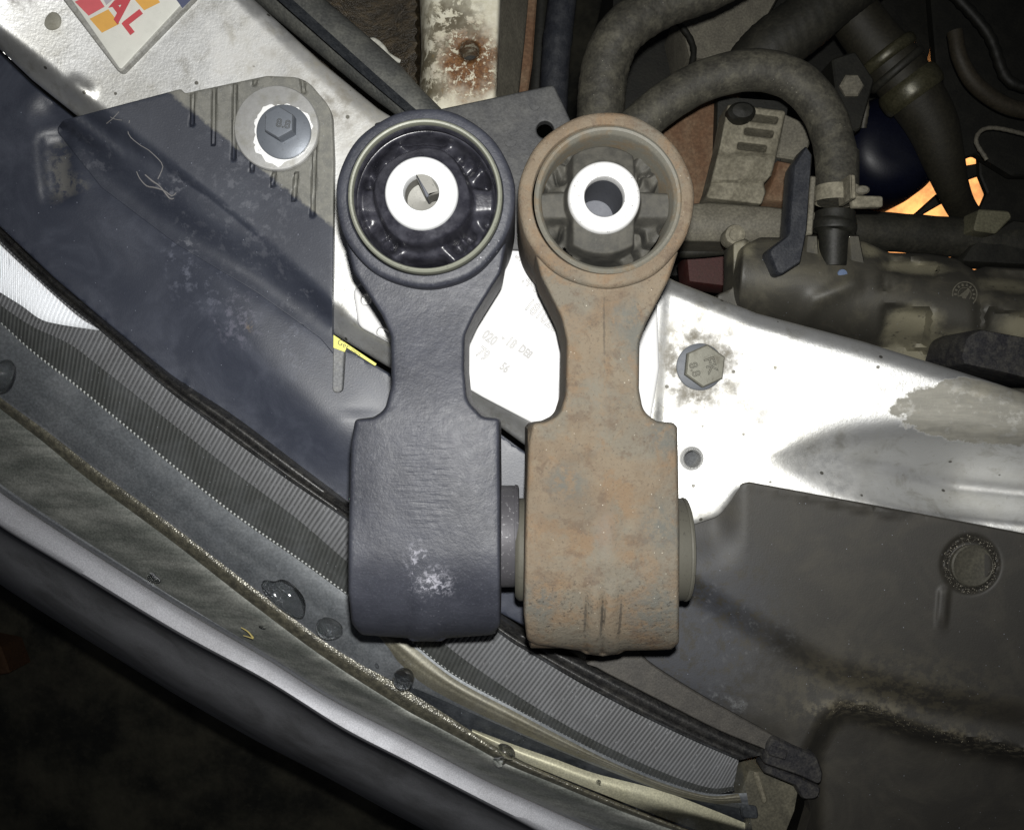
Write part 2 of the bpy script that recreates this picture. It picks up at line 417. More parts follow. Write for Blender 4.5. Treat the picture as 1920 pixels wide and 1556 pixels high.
RUB_OLD = m_rubber('old_grey_rubber', (.027, .026, .022), (.056, .053, .044), .75, .9, .4)
ALU = m_metal('bright_cut_aluminium', (.62, .63, .64), .55, .1, (.30, .30, .30), .15)
ALU_W = m_metal('worn_aluminium', (.50, .50, .50), .6, .05, (.09, .085, .075), .25)
STEEL_IN = m_metal('dull_steel_bore', (.155, .152, .138), .5, .2, (.08, .08, .07), .3)
STEEL_DK = m_metal('grey_steel_bore', (.070, .074, .088), .6, .1, (.03, .03, .04), .3)
SLEEVE_N = m_metal('scuffed_purple_steel', (.072, .070, .078), .45, .3, (.26, .26, .27), .35)
SLEEVE_O = m_metal('dusty_steel_sleeve', (.068, .065, .052), .65, .1, (.035, .032, .026), .5)

# --- silver body paint of the crossmember
def m_silver():
    m = Mat('silver_body_paint')
    f = m.noise(1.4, 4, .6); n = m.noise(.035, 6, .6, .3); mid = m.noise(.22, 6, .65)
    c = m.mix(m.step(n, .45, .75), (.74, .745, .74), (.60, .595, .56))
    dirt = (.085, .070, .040); dm = 0.0
    for (x, y, r0, r1, am) in ((1312, 690, 7, 24, .92), (1300, 735, 1, 9, .6), (1420, 780, 1, 13, .45), (480, 120, 2, 24, .45), (98, 42, 2, 9, .8), (100, 75, 1, 10, .4), (690, 190, 5, 40, .55), (620, 150, 5, 26, .6),
                               (1260, 860, 1, 14, .35), (1330, 970, 2, 14, .5), (1530, 950, 2, 30, .25), (620, 420, 3, 20, .3), (1250, 640, 2, 20, .5)):
        k = m.math('MULTIPLY', m.near(x, y, 0, r0, r1, (1, 1, .3), 5, .25), m.fmix(m.step(mid, .35, .68), .35, 1)); c = m.mix(m.math('MULTIPLY', k, am), c, dirt); dm = m.math('MAXIMUM', m.math('MULTIPLY', k, am), dm)
    # worn lacquer at the right: two patches with an edge of their own
    up_ = m.side((1700, 690), (1920, 742), 0, .5)
    pe = m.near(1885, 768, 10, 29.6, 32.4, (.9, 2.7, .2), 8, .2); pe2 = m.near(1850, 945, 10, 6, 13, (.8, 2.0, .2), 5, .2)
    w = m.math('MULTIPLY', m.math('MULTIPLY', m.math('SUBTRACT', 1, up_), m.math('MAXIMUM', pe, m.math('MULTIPLY', pe2, .0))), m.fmix(m.step(mid, .35, .6), .55, .8))
    sc = m.noise(.25, 5, .65, 0, ((.3, 2.0, 1), 0.17))
    wc = m.mix(m.step(sc, .35, .7), (.135, .128, .102), (.20, .19, .155)); c = m.mix(m.math('MINIMUM', m.math('MULTIPLY', w, 1.4), .9), c, wc)
    # dirt in the seam left of the step and grit
    v = m.voro(.11); dots = m.step(v.outputs['Distance'], .085, .06); c = m.mix(m.math('MULTIPLY', dots, .85), c, (.06, .055, .04))
    c = m.mix(m.math('MULTIPLY', m.step(m.noise(.7, 6, .75), .60, .74), .6), c, (.2, .17, .11)); c = m.mix(m.math('MULTIPLY', m.step(m.noise(.1, 7, .7, .5, None, 53), .50, .70), .45), c, (.30, .28, .22))
    b = m.bump(m.noise(.9, 3, .5), .22, .14); b = m.bump(f, .35, .1, b)
    return m.end(c, m.fmix(m.math('MAXIMUM', w, dm), m.fmix(mid, .33, .42), .75), m.fmix(m.math('MAXIMUM', w, m.math('MINIMUM', m.math('MULTIPLY', dm, 1.5), 1.0)), .86, .0), b, .5)
SILVER = m_silver()
def m_plate():
    m = Mat('white_aluminium_plate'); f = m.noise(1.2, 4, .6); n = m.noise(.3, 6, .7)
    c = m.mix(m.math('MULTIPLY', m.step(n, .60, .72), .35), (.56, .56, .565), (.30, .285, .25))
    return m.end(c, .6, 0, m.bump(f, .10, .08), .5)
PLATE = m_plate()
def m_plastic(name, c, dust, amt, rough, bs=.3, patches=(), spk=.075, spec=.5, sc=.05):
    m = Mat(name); n = m.noise(sc, 7, .65, .6); f = m.noise(1.7, 3, .6); mid = m.noise(.28, 6, .7)
    col = m.mix(m.math('MULTIPLY', m.step(n, .42, .74), amt), c, dust)
    col = m.mix(m.math('MULTIPLY', m.step(f, .52, .8), .5), col, m.mix(.35, c, dust))
    for (x, y, z, r0, r1, sq, cc, am, t0) in patches:
        k = m.math('MULTIPLY', m.near(x, y, z, r0, r1, sq, 3, .22), m.step(mid, t0, t0+.16)); col = m.mix(m.math('MULTIPLY', k, am), col, cc)
    if spk: col = m.specks(col, (.26, .28, .34), .42, spk, .8)
    b = m.bump(f, bs, .12); b = m.bump(mid, .1, .3, b)
    return m.end(col, m.fmix(n, rough-.06, rough+.16), 0, b, spec)
BLUE_D = (.085, .092, .120)
APRON_L = m_plastic('blue_black_plastic', (.0240, .0278, .0410), (.058, .065, .088), .55, .40, .3,
    [(330, 460, 2, 3, 13, (1.4, .5, .3), BLUE_D, .8, .50), (390, 520, 2, 3, 12, (1, .7, .3), BLUE_D, .8, .50), (440, 600, 2, 3, 12, (1, .8, .3), (.10, .10, .13), .7, .48),
     (110, 320, 0, 2, 9, (1.6, .6, .3), (.10, .098, .09), .7, .40), (465, 612, 2, .5, 2.6, (1.4, .6, .3), (.085, .062, .034), .8, .46),
     (560, 640, 2, 3, 14, (1, .8, .3), BLUE_D, .6, .52), (135, 345, 0, 2, 6, (.8, 1.2, .3), (.085, .084, .08), .8, .40)])
APRON_R = m_plastic('brown_black_plastic', (.0165, .0150, .0120), (.046, .041, .030), .5, .56, .3,
    [(1300, 1190, 0, 8, 40, (1, .8, .3), (.024, .027, .036), .75, .36), (1600, 1330, 0, 2, 9, (.35, 1.7, .3), (.14, .125, .088), .7, .46), (1750, 1370, 0, 2, 10, (.4, 1.6, .3), (.13, .115, .08), .7, .50),
     (1880, 1395, 0, 2, 10, (.4, 1.6, .3), (.13, .115, .08), .7, .48), (1360, 1330, 0, 3, 13, (1, 1, .3), (.11, .115, .12), .6, .52), (1640, 1290, 0, 4, 30, (.5, 1.4, .3), (.070, .061, .038), .4, .42),
     (1400, 1190, 0, 4, 20, (.8, 1.2, .3), (.085, .088, .09), .6, .54), (1310, 1115, 0, 1, 7, (.6, 1.2, .3), (.15, .15, .15), .7, .52)], .07)
def m_cover():
    m = Mat('dusty_corner_plastic'); n = m.noise(.05, 7, .65, .6); f = m.noise(1.7, 3, .6); mid = m.noise(.28, 6, .7)
    col = m.mix(m.math('MULTIPLY', m.step(n, .42, .74), .5), (.0205, .0240, .0360), (.047, .053, .070))
    col = m.mix(m.math('MULTIPLY', m.step(f, .52, .8), .5), col, (.046, .050, .066))
    d = m.side((345, 196), (622, 424), 7, .7, 1.6, .35)
    dc = m.mix(m.step(mid, .35, .7), (.115, .115, .105), (.165, .162, .140)); dc = m.mix(m.step(f, .5, .8), dc, (.19, .185, .165))
    col = m.mix(d, col, dc)
    for (x, y, r0, r1, sq, am, t0) in ((305, 345, 1, 7, (.8, 1, .3), .9, .50), (330, 460, 2, 9, (1.4, .5, .3), .8, .52), (560, 560, 3, 16, (1, .8, .3), .4, .55), (165, 290, 2, 12, (1, 1, .3), .35, .5), (460, 340, 3, 26, (1, .5, .3), .4, .5)):
        k = m.math('MULTIPLY', m.near(x, y, 7, r0, r1, sq, 3, .25), m.step(mid, t0, t0+.14)); col = m.mix(m.math('MULTIPLY', k, am), col, (.12, .125, .145))
    col = m.specks(col, (.26, .28, .34), .42, .075, .8)
    b = m.bump(f, .3, .12)
    return m.end(col, m.fmix(n, .44, .62), 0, b, .5)
COVER = m_cover()
GASKET = mat_dusty('black_rubber_gasket', (.013, .013, .014), (.075, .072, .064), .35, .35, .30, 1.4, .35, .5, spkt=.10)
TRIM = mat_dusty('brown_grey_trim', (.045, .042, .038), (.085, .078, .066), .5, .2, .5, 1.6, .3)
CLIP = mat_dusty('black_clip_plastic', (.018, .018, .022), (.09, .085, .07), .4, .3, .4, 1.4, .4)
def m_flute(name, c, dust, rough, metal):
    m = Mat(name); n = m.noise(.12, 6, .65, .4); f = m.noise(1.2, 3, .6)
    col = m.mix(m.math('MULTIPLY', m.step(n, .46, .72), .55), c, dust)
    col = m.specks(col, (.45, .47, .5), .6, .08, .6)
    col = m.mix(m.step(m.g.outputs['Pointiness'], .50, .40), col, tuple(q*.30 for q in c))  # groove shade put into the colour by pointiness
    return m.end(col, m.fmix(n, rough-.05, rough+.12), metal, m.bump(f, .08, .06), .35)
FLUTE_UP = m_flute('upper_fluted_polycarbonate', (.150, .150, .156), (.20, .20, .21), .46, .08)  # lighter copy: the brighter reflection of the upper band put into the colour
FLUTE_LO = m_flute('lower_fluted_polycarbonate', (.062, .064, .062), (.10, .102, .10), .42, .10)  # darker copy of the same plastic for the dimmer lower band
FLARE = m_flute('flash_flare_flutes', (.90, .91, .95), (.85, .87, .92), .45, .15)  # near white stands for the flash reflected in the flutes
STRIP = mat_dusty('milky_lens_plastic', (.120, .128, .140), (.21, .216, .228), .6, .06, .34, 1.2, .1, .5, .25, True, (.36, .36, .36), .06)
LOWER = mat_dusty('green_grey_lens_plastic', (.105, .113, .103), (.27, .275, .255), .8, .10, .36, 1.3, .15, .5, .25, True, (.34, .33, .28), .08, ((.22, 1.6, 1), 0.66))
DARKGAP = mat_dusty('dark_lamp_gap', (.020, .023, .028), (.065, .07, .075), .5, .3, .5, 1.4, .3)
CREAM = mat_dusty('cream_chrome_strip', (.72, .68, .50), (.56, .53, .38), .5, .12, .36, 1.6, .1, .5, .4, True, (.12, .11, .08), .05)
def m_ridge():
    m = Mat('gold_glitter_glue'); v = m.voro(1.7); n = m.noise(.5, 5, .65); f = m.noise(2.2, 3, .6)
    c = m.mix(m.step(n, .35, .7), (.050, .048, .038), (.115, .108, .08)); k = m.math('MULTIPLY', m.step(v.outputs['Distance'], .30, .14), m.step(m.noise(.35, 4), .42, .6))
    c = m.mix(m.math('MULTIPLY', k, .42), c, (.30, .285, .23))
    return m.end(c, .3, .25, m.bump(v.outputs['Distance'], .6, .22), .5)
RIDGE = m_ridge()
BUMPER = mat_dusty('silver_bumper_paint', (.33, .335, .365), (.26, .26, .275), .5, .04, .5, 2.4, .12, .5, .35, False)
BUMP_DK = mat_dusty('mottled_bumper_flank', (.32, .325, .35), (.10, .10, .10), .7, .03, .5, 2.0, .15, .5, .2, False)  # bumper paint mottled towards a darker grey
def m_clear():
    m = Mat('dusty_clear_lens'); N, L = m.N, m.L
    tr = N.new('ShaderNodeBsdfTransparent'); tr.inputs[0].default_value = (.94, .95, .95, 1)
    gl = N.new('ShaderNodeBsdfGlossy'); gl.inputs[1].default_value = .10
    df = N.new('ShaderNodeBsdfDiffuse'); df.inputs[0].default_value = (.42, .45, .50, 1)
    n = m.noise(.07, 6, .65, .5); v = m.voro(.45); dd = m.math('MAXIMUM', m.math('MULTIPLY', m.step(n, .4, .75), .05), m.math('MULTIPLY', m.step(v.outputs['Distance'], .07, .03), .6))
    fr = N.new('ShaderNodeFresnel'); fr.inputs[0].default_value = 1.45
    a = N.new('ShaderNodeMixShader'); L.new(dd, a.inputs[0]); L.new(tr.outputs[0], a.inputs[1]); L.new(df.outputs[0], a.inputs[2])
    b = N.new('ShaderNodeMixShader'); L.new(fr.outputs[0], b.inputs[0]); L.new(a.outputs[0], b.inputs[1]); L.new(gl.outputs[0], b.inputs[2])
    L.new(b.outputs[0], N['Material Output'].inputs[0]); return m.m
CLEAR = m_clear()
def m_water():
    m = Mat('water'); N, L = m.N, m.L
    tr = N.new('ShaderNodeBsdfTransparent'); tr.inputs[0].default_value = (.97, .98, .98, 1)
    rf = N.new('ShaderNodeBsdfRefraction'); rf.inputs['IOR'].default_value = 1.33; rf.inputs['Roughness'].default_value = .02
    gl = N.new('ShaderNodeBsdfGlossy'); gl.inputs['Roughness'].default_value = .06
    fr = N.new('ShaderNodeFresnel'); fr.inputs[0].default_value = 1.4
    a = N.new('ShaderNodeMixShader'); a.inputs[0].default_value = .6; L.new(tr.outputs[0], a.inputs[1]); L.new(rf.outputs[0], a.inputs[2])
    b = N.new('ShaderNodeMixShader'); L.new(fr.outputs[0], b.inputs[0]); L.new(a.outputs[0], b.inputs[1]); L.new(gl.outputs[0], b.inputs[2])
    L.new(b.outputs[0], N['Material Output'].inputs[0]); return m.m
WATER = m_water()
# --- engine bay
RUBHOSE = mat_dusty('dusty_rubber_hose', (.037, .035, .028), (.112, .105, .078), .7, .16, .62, .9, .7, .35, spkc=(.3, .28, .23), spkt=.10)
RUBHOSE_D = mat_dusty('dark_rubber_hose', (.017, .0165, .0125), (.042, .039, .028), .6, .12, .6, .8, .5, .35)
BAYPLASTIC = m_plastic('dusty_black_plastic', (.033, .031, .025), (.098, .089, .063), .6, .52, .4, [(x, y, -40, r0, r1, q, (.19, .175, .12), .8, .30) for x, y, r0, r1, q in ((1712, 502, 4, 11, (.6, 2.6, .3)), (1698, 610, 5, 12, (1, 1.3, .3)), (1895, 534, 4, 12, (.6, 2.4, .3)), (1895, 615, 4, 12, (1, 1.8, .3)), (1630, 462, 2, 7, (1, 1, .3)), (1540, 465, 1, 8, (1, 1, .3)), (1760, 665, 4, 16, (.6, 1.5, .3)), (1385, 470, 1, 6, (1, .7, .3)))], .07)
CAST_DUST = mat_dusty('dusty_cast_bracket', (.17, .155, .115), (.27, .25, .19), .7, .2, .7, .7, .7, .3)
ALLOY_D = mat_dusty('dirty_alloy', (.13, .12, .095), (.21, .195, .15), .6, .12, .6, 1.0, .5, .35)
RUSTPANEL = mat_dusty('rusty_brown_panel', (.12, .062, .032), (.19, .135, .085), .7, .08, .75, .8, .4, .3)
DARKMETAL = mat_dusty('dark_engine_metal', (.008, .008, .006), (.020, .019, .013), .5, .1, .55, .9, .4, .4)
BLACKGLOSS = mat_dusty('blue_black_fin_plastic', (.018, .020, .026), (.055, .057, .062), .5, .2, .35, 1.4, .25, .5)
BLUEFILTER = mat_dusty('blue_painted_steel', (.0015, .0025, .010), (.006, .007, .013), .5, .06, .4, 1.2, .15, .25, 0, False)
REDPART = mat_dusty('dull_red_plastic', (.055, .012, .010), (.045, .024, .018), .5, .2, .6, 1.0, .3)
WHITECLIP = mat_dusty('off_white_wire', (.45, .45, .40), (.30, .29, .24), .5, .4, .5, 1.2, .2)
SEAL = mat_dusty('grey_rubber_seal', (.060, .062, .060), (.15, .15, .13), .55, .1, .55, 1.1, .4, .4)
GREYPLATE = mat_dusty('grey_plastic_plate', (.038, .039, .042), (.095, .095, .09), .6, .1, .55, 1.2, .4, .45)
def m_oily():
    m = Mat('wet_oily_rail'); n = m.noise(.28, 7, .72, .3, ((.5, 1.5, 1), -.1)); f = m.noise(.9, 5, .7)
    c = m.mix(m.step(n, .4, .7), (.022, .017, .010), (.075, .055, .030)); return m.end(c, m.fmix(n, .22, .5), 0, m.bump(m.math('ADD', n, m.math('MULTIPLY', f, .5)), 1, 1.2), .6)
OILY = m_oily()
def m_flaking():
    m = Mat('flaking_cream_paint'); n = m.noise(.16, 7, .7, .3); n2 = m.noise(.3, 7, .72, .2, None, 17); f = m.noise(1.1, 4, .6)
    c = m.mix(m.step(n2, .3, .7), (.50, .47, .36), (.62, .60, .50))
    rust = m.mix(m.step(f, .4, .7), (.085, .036, .012), (.18, .085, .03))
    k = m.near(878, 108, -30, 6, 19, (1, .9, .3), 7, .2); c = m.mix(m.math('MULTIPLY', k, m.step(n2, .40, .47)), c, rust)
    k2 = m.math('MAXIMUM', m.near(840, 30, -30, 3, 17, (1, 1, .3), 6, .2), m.near(800, 120, -30, 2, 18, (1.6, .5, .3), 6, .2)); c = m.mix(m.math('MULTIPLY', k2, m.step(n, .47, .53)), c, (.10, .085, .055))
    c = m.mix(m.math('MULTIPLY', m.step(n, .62, .68), .8), c, (.16, .12, .065))
    k3 = m.side((790, -20), (782, 180), -30, 7, 6, .2); c = m.mix(m.math('MULTIPLY', m.math('SUBTRACT', 1, k3), .85), c, (.09, .075, .045))
    return m.end(c, .55, 0, m.bump(n2, .5, .35), .4)
FLAKE = m_flaking()
def m_ground():
    m = Mat('oily_concrete'); n = m.noise(.012, 7, .65); f = m.noise(.12, 5, .6)
    c = m.mix(m.step(n, .35, .7), (.018, .019, .016), (.095, .088, .062)); c = m.mix(m.math('MULTIPLY', m.step(f, .5, .75), .4), c, (.08, .075, .055))
    return m.end(c, .8, 0, m.bump(f, .4, 3), .3)
GROUND = m_ground()
def flat(name, c, rough=.5, amt=.3):
    m = Mat(name); n = m.noise(.3, 6, .65); f = m.noise(2.0, 3, .6)
    col = m.mix(m.math('MULTIPLY', m.step(n, .42, .72), amt), c, tuple(q*.78 for q in c)); col = m.mix(m.math('MULTIPLY', m.step(m.noise(.8, 6, .7), .66, .72), .5), col, tuple(q*.4 for q in c))
    return m.end(col, rough, 0, m.bump(f, .08, .08), .4)
LABELW = flat('off_white_label', (.60, .60, .55), .45); LABRED = flat('red_print', (.55, .085, .10), .5); LABORG = flat('orange_print', (.62, .33, .06), .5)
LABBLUE = flat('navy_print', (.06, .07, .13), .5); YEL = flat('yellow_label', (.66, .64, .15), .5); INK = flat('grey_ink', (.10, .10, .05), .6)
LABEDGE = mat_dusty('grimy_label_edge', (.36, .36, .34), (.20, .19, .16), .6, .4, .5, 1.5, .2)
FRECESS = mat_dusty('dusty_slot_lining', (.16, .165, .175), (.24, .24, .23), .7, .3, .6, 1.2, .5, .4)
BOLTBLUE = m_metal('blue_grey_zinc_bolt', (.15, .165, .19), .42, .35, (.10, .11, .12), .3)
BOLTOLD = m_metal('weathered_bolt_head', (.155, .152, .125), .55, .2, (.08, .075, .055), .5, dirt=(.085, .078, .058), da=.8)
WASHGREY = m_metal('bluish_washer', (.085, .092, .105), .55, .2, (.09, .09, .09), .3)
WASHER = m_metal('flaked_silver_washer', (.62, .62, .61), .34, .7, None, .2, .4, (.45, .44, .38))
BRICK = mat_dusty('orange_brick', (.12, .060, .028), (.09, .05, .03), .5, .02, .8, .3, .4)

# ================================================================ setting: garage floor
zg = -760
mk('ground', [(-2.5, -2.5, zg/1000), (2.5, -2.5, zg/1000), (2.5, 2.5, zg/1000), (-2.5, 2.5, zg/1000)], [(0, 1, 2, 3)], GROUND)['kind'] = 'structure'
# unseen warm spot added under the car to light the floor behind the gaps
wl = bpy.data.lights.new('warm_floor_spot', 'SPOT'); wlo = bpy.data.objects.new('warm_floor_spot', wl); COL.objects.link(wlo)
wl.energy = 105; wl.color = (1.0, .43, .17); wl.spot_size = math.radians(60); wl.spot_blend = .4; wl.shadow_soft_size = .03
wlo.location = P(1790, 390, -760)+Vector((0.02, 0.0, .33))

# ================================================================ silver crossmember
CM_OUT = fillet([(-60, 20), (-40, 55), (60, 150), (150, 222), (380, 400), (560, 560), (628, 628), (740, 695), (940, 802), (1000, 846), (1110, 925), (1210, 985), (1300, 984, 30), (1348, 968, 40), (1388, 918, 20), (1420, 926, 4), (1660, 972), (1980, 1034),
                 (1980, 755), (1800, 697), (1620, 641), (1420, 588), (1265, 527), (1140, 462), (1000, 385), (850, 290), (710, 205), (600, 115), (455, -20), (430, -60), (-60, -60)], 20)
EDGE_LO = [(-60, 60), (60, 150), (150, 222), (380, 400), (560, 560), (628, 628), (740, 695), (940, 802), (1000, 846), (1110, 925), (1210, 985)]
EDGE_UP = [(430, -60), (465, -10), (600, 115), (710, 205), (850, 290), (1000, 385), (1140, 462), (1265, 527), (1420, 588), (1620, 641), (1800, 697), (1980, 755)]
def z_cm(X, Y):
    z = np.zeros(np.shape(X))
    dl = -sline(EDGE_LO, X, Y)                     # distance above the lower edge
    left = 1-sm(1150, 1215, X)
    z -= left*(1-sm(0, 46, dl))*6.0                 # rolled lower edge
    du = sline(EDGE_UP, X, Y)
    z -= (1-sm(0, 26, du))*2.6
    r = np.clip(X-1150, 0, None); z += .52*r*r/(2*1667)*.18           # rises to the right
    l = np.clip(560-X, 0, None); z += .95*l*l/(2*1667)*.18; l = np.clip(380-Y, 0, None)*(1-sm(560, 900, X)); z += .75*l*l/(2*1667)*.18
    t = np.clip((X-1440-1.7*np.clip(np.abs(Y-862)-8, 0, 90))/260, 0, 1); t = t*t*(3-2*t)
    yc = 846+(X-1650)*.10
    z -= t*(13.5+4*sm(1650, 1800, X))*(sm(-75, 50, Y-yc))
    z += t*9.5*sm(54, 116, Y-yc)
    z -= 5*sm(9, 24, sline([(1395, 902), (1405, 903), (1660, 950), (1980, 1011)], X, Y))*(X > 1400)
    z += (1-sm(1232, 1250, X+(Y-670)*.06))*sm(900, 1000, X)*.9        # seam step of the raised middle
    z += sbox(X, Y, 150, 170, 22, 14, .5, 24)*1.2                     # small dent by the corner
    return z
cm = root('front_crossmember', 'silver painted front crossmember panel running diagonally under both mounts, rust-stained and chipped', 'car panel', P(1300, 780, -6))
cm_panel = sheet('panel', CM_OUT, z_cm, SILVER, cm, step=9, rim=9, drop=2.2, thick=12, holes=[circ(1298, 860, 15, 15, 28)], dens=((1180, 500, 1480, 1000), 6))
# hollow behind the round hole
lathe('hole_well', P(1298, 860, -1.5), [(2.75, 0), (2.75, -7), (0, -7)], DARKGAP, cm, seg=28)
# panel plug stain
v, f = lathe_geo(P(98, 40, float(z_cm(np.array([98.]), np.array([40.]))[0])+.1), [(3.0, 0), (2.7, .45), (1.5, .75), (0, .8)], 24)
mk('spot_weld', v, f, m_metal('grimy_weld', (.40, .39, .33), .5, .3, None, .5, .4, (.16, .14, .09)), cm, smooth='recalc')
# white identification plate with embossed figures, riveted to the panel
EMB = flat('emboss_edge_shade', (.38, .375, .37), .8)  # grey outlines carry the edge shade of the embossed figures
ip = root('identification_plate', 'bright white metal plate with embossed figures lying between the two mounts', 'plate', P(960, 650, 1.5))
PLT = fillet([(662, 545, 16), (690, 520, 30), (1000, 455, 40), (1232, 560, 30), (1236, 690, 40), (1215, 820, 40), (1130, 872, 40), (1010, 800, 30), (905, 745), (760, 660), (672, 612, 24)], 14)
sheet('plate', PLT, lambda X, Y: z_cm(X, Y)*.0+2.4, PLATE, ip, step=14, rim=5, drop=.8, thick=2.6, holes=[circ(686, 562, 9, 9, 20), fillet([(712, 612, 7), (732, 624, 6), (748, 642, 5), (730, 640, 6), (704, 626, 6)], 5)])
for body, x, y, sz, rt in (('3HA', 985, 487, 22, 40), ('.4-02', 1003, 535, 26, 38), ('1810281', 1022, 596, 27, 38), ('2', 884, 606, 22, 38), ('020', 918, 634, 20, 38), ('79', 905, 664, 24, 38), ('- 18', 954, 640, 20, 38), ('56', 946, 690, 17, 38), ('DE8', 985, 660, 16, 38)):
    text('embossed_figures', body, x, y, 2.42, sz*.92, rt, EMB, ip, .22, sx=.72, outline=.12)
# hex bolt on the panel
INKB = flat('stamp_edge_shade', (.045, .043, .036), .7)  # dark outlines standing for the shaded edges of the stamped marks
def hexbolt(parent, px, py, z, washer, hexr, hh, rot, mw, mh, marks, wz=1.0, wpx=None):
    c = P(px, py, z); k = mmpx(z)*1000
    R = washer*k
    lathe('washer', P(*(wpx or (px, py)), z), [(R*.97, -1.6), (R, 0), (R, wz*.75), (R*.95, wz), (hexr*k*.6, wz), (0, wz)], mw, parent, seg=48)
    r = hexr*k; v = []; f = []
    for rr, h in ((r*1.0, wz-.1), (r*1.0, wz+hh*.82), (r*.93, wz+hh), (r*.80, wz+hh*1.02)):
        for q in range(6):
            a = rot+q*math.pi/3; v.append(c+Vector((rr*math.cos(a)*.001, rr*math.sin(a)*.001, h*.001)))
    for i in range(3):
        for q in range(6): f.append((i*6+q, i*6+(q+1) % 6, i*6+6+(q+1) % 6, i*6+6+q))
    f.append(tuple(range(18, 24)))
    o = mk('hex_head', v, f, mh, parent, smooth='recalc', angle=20)
    for body, dx, dy, sz, rt in marks:
        text('stamped_marks', body, px+dx, py+dy, z+wz+hh*1.02, sz, rt, INKB, parent, .14, outline=.085)
b1 = root('hex_bolt', 'weathered hex bolt stamped FK 8.8 on a grimy patch right of the rusty mount', 'bolt', P(1316, 688, 1), 'bolts in view')
hexbolt(b1, 1318, 687, 1.0, 44, 40, 3.2, .42, WASHGREY, BOLTOLD, (('FK', 14, -2, 20, 72), ('8.8', -16, 6, 16, 72)), .8, (1312, 688))
# round label tag: oil-change card in a clear pocket
zl = float(np.max(z_cm(np.array([100., 226., 226., 300., 350., 150.]), np.array([-30., 130., 60., 30., -30., 20.]))))-3.0
cd_ = root('service_label', 'white service label card with red and yellow squares and letters AL, on silver panel', 'label', P(230, 60, 6))
sheet('pocket', fillet([(88, -40), (226, 140, 8), (372, -10), (372, -60), (88, -60)], 3), lambda X, Y: z_cm(X, Y)+2.2, LABEDGE, cd_, step=14, rim=3, drop=.5, thick=3.0)
sheet('card', fillet([(106, -40), (226, 132, 4), (358, -10), (358, -60), (106, -60)], 3), lambda X, Y: z_cm(X, Y)+2.7, LABELW, cd_, step=14, rim=2, drop=.2, thick=.8)
def sq(name, pts, m): return sheet(name, [(float(a), float(b)) for a, b in pts], lambda X, Y: z_cm(X, Y)+2.82, m, cd_, step=14, rim=0, thick=.1)
sq('red_square', [(140, 4), (166, 30), (196, 13), (178, -14)], LABRED); sq('orange_square', [(168, 36), (191, 62), (224, 45), (203, 18)], LABORG)
sq('orange_square', [(247, -6), (270, 20), (300, 5), (284, -20)], LABORG); sq('grey_square', [(190, -8), (199, 10), (218, -6), (208, -20)], flat('pale_grey_print', (.36, .33, .36)))
sq('navy_corner', [(326, -6), (342, 16), (362, -4), (350, -30)], LABBLUE)
text('letter', 'A', 222, 14, float(z_cm(np.array([222.]), np.array([14.]))[0])+3.3, 44, 52, LABRED, cd_, .05, bold=.45); text('letter', 'L', 250, 42, float(z_cm(np.array([250.]), np.array([42.]))[0])+3.3, 40, 52, LABRED, cd_, .05, bold=.45)

# ================================================================ left apron + corner cover
GK1 = [(-40, 385), (0, 425), (100, 520), (200, 605), (320, 705), (430, 780), (540, 862), (650, 945), (800, 1058), (940, 1158), (1000, 1195), (1100, 1245), (1250, 1322), (1350, 1372), (1440, 1412)]
FOLD = [(95, 215), (200, 330), (330, 425), (480, 510), (640, 610)]
UPL = [(-40, 62), (60, 158), (150, 230), (380, 408), (560, 568), (628, 640), (740, 706), (940, 815), (1010, 866)]
def z_apl(X, Y):
    d = -sline(GK1, X, Y); z = -5.0+0*X
    z += sm(0, 120, d)*2.0
    z += 3.2*np.exp(-((sline([(200, 330), (620, 780)], X, Y)-10)/75)**2)*sm(250, 500, X)
    z -= (1-sm(0, 50, pdist(np.array(FOLD), X, Y, False)))*1.8
    z += sbox(X, Y, 108, 315, 26, 60, -.1, 24)*-2.2
    l = np.clip(560-X, 0, None); z += .42*l*l/(2*1667)*.18
    return z
apl = root('left_apron', 'blue-black dusty plastic apron beside the headlight, left of the black mount', 'plastic apron', P(300, 600, -8))
ap_out = [tuple(p) for p in UPL]+[(1010, 1188), (940, 1150)]+[tuple(p) for p in reversed(GK1[:9])]
sheet('apron_panel', resample(np.array(ap_out), 12), z_apl, APRON_L, apl, step=11, rim=4, drop=1.0, thick=6)
CV_OUT = fillet([(118, 226, 14), (340, 167), (346, 176), (372, 170), (500, 143, 40), (572, 146, 60), (622, 205, 60), (626, 300), (623, 628), (640, 655), (640, 668), (628, 668), (600, 634), (480, 548), (330, 458), (190, 352), (105, 245, 12)], 6)
CVE = [(100, 236), (190, 352), (330, 458), (480, 548), (600, 634), (640, 668)]
GRV = [(362, 172, 360, 236), (402, 158, 400, 272), (441, 158, 438, 300), (474, 300, 472, 322), (514, 325, 511, 350), (556, 325, 551, 376), (592, 240, 586, 406), (480, 140, 477, 160), (566, 145, 570, 175)]
def z_cv(X, Y):
    d = -sline(CVE, X, Y); z = z_apl(X, Y)+.35+sm(4, 95, d)*(6.2-.55*(z_apl(X, Y)+5))
    rec = sm(-3, 4, -sline([(345, 196), (622, 424)], X, Y))*sm(0, 6, X-340); z -= rec*.9
    z = np.maximum(z, z_cm(X, Y)+3.2-22*(1-sm(-50, -8, -sline(EDGE_LO, X, Y))))
    for x0, y0, x1, y1 in GRV:
        xx = x0+(x1-x0)*(Y-y0)/(y1-y0); m = (1-sm(2.2, 5.2, np.abs(X-xx)))*sm(y0-3, y0+1, Y)*(1-sm(y1-2, y1+3, Y)); z -= m*1.8
    zc = z_cm(X, Y)+1.0-22*(1-sm(-58, -20, -sline(EDGE_LO, X, Y))); return np.maximum(z, zc)
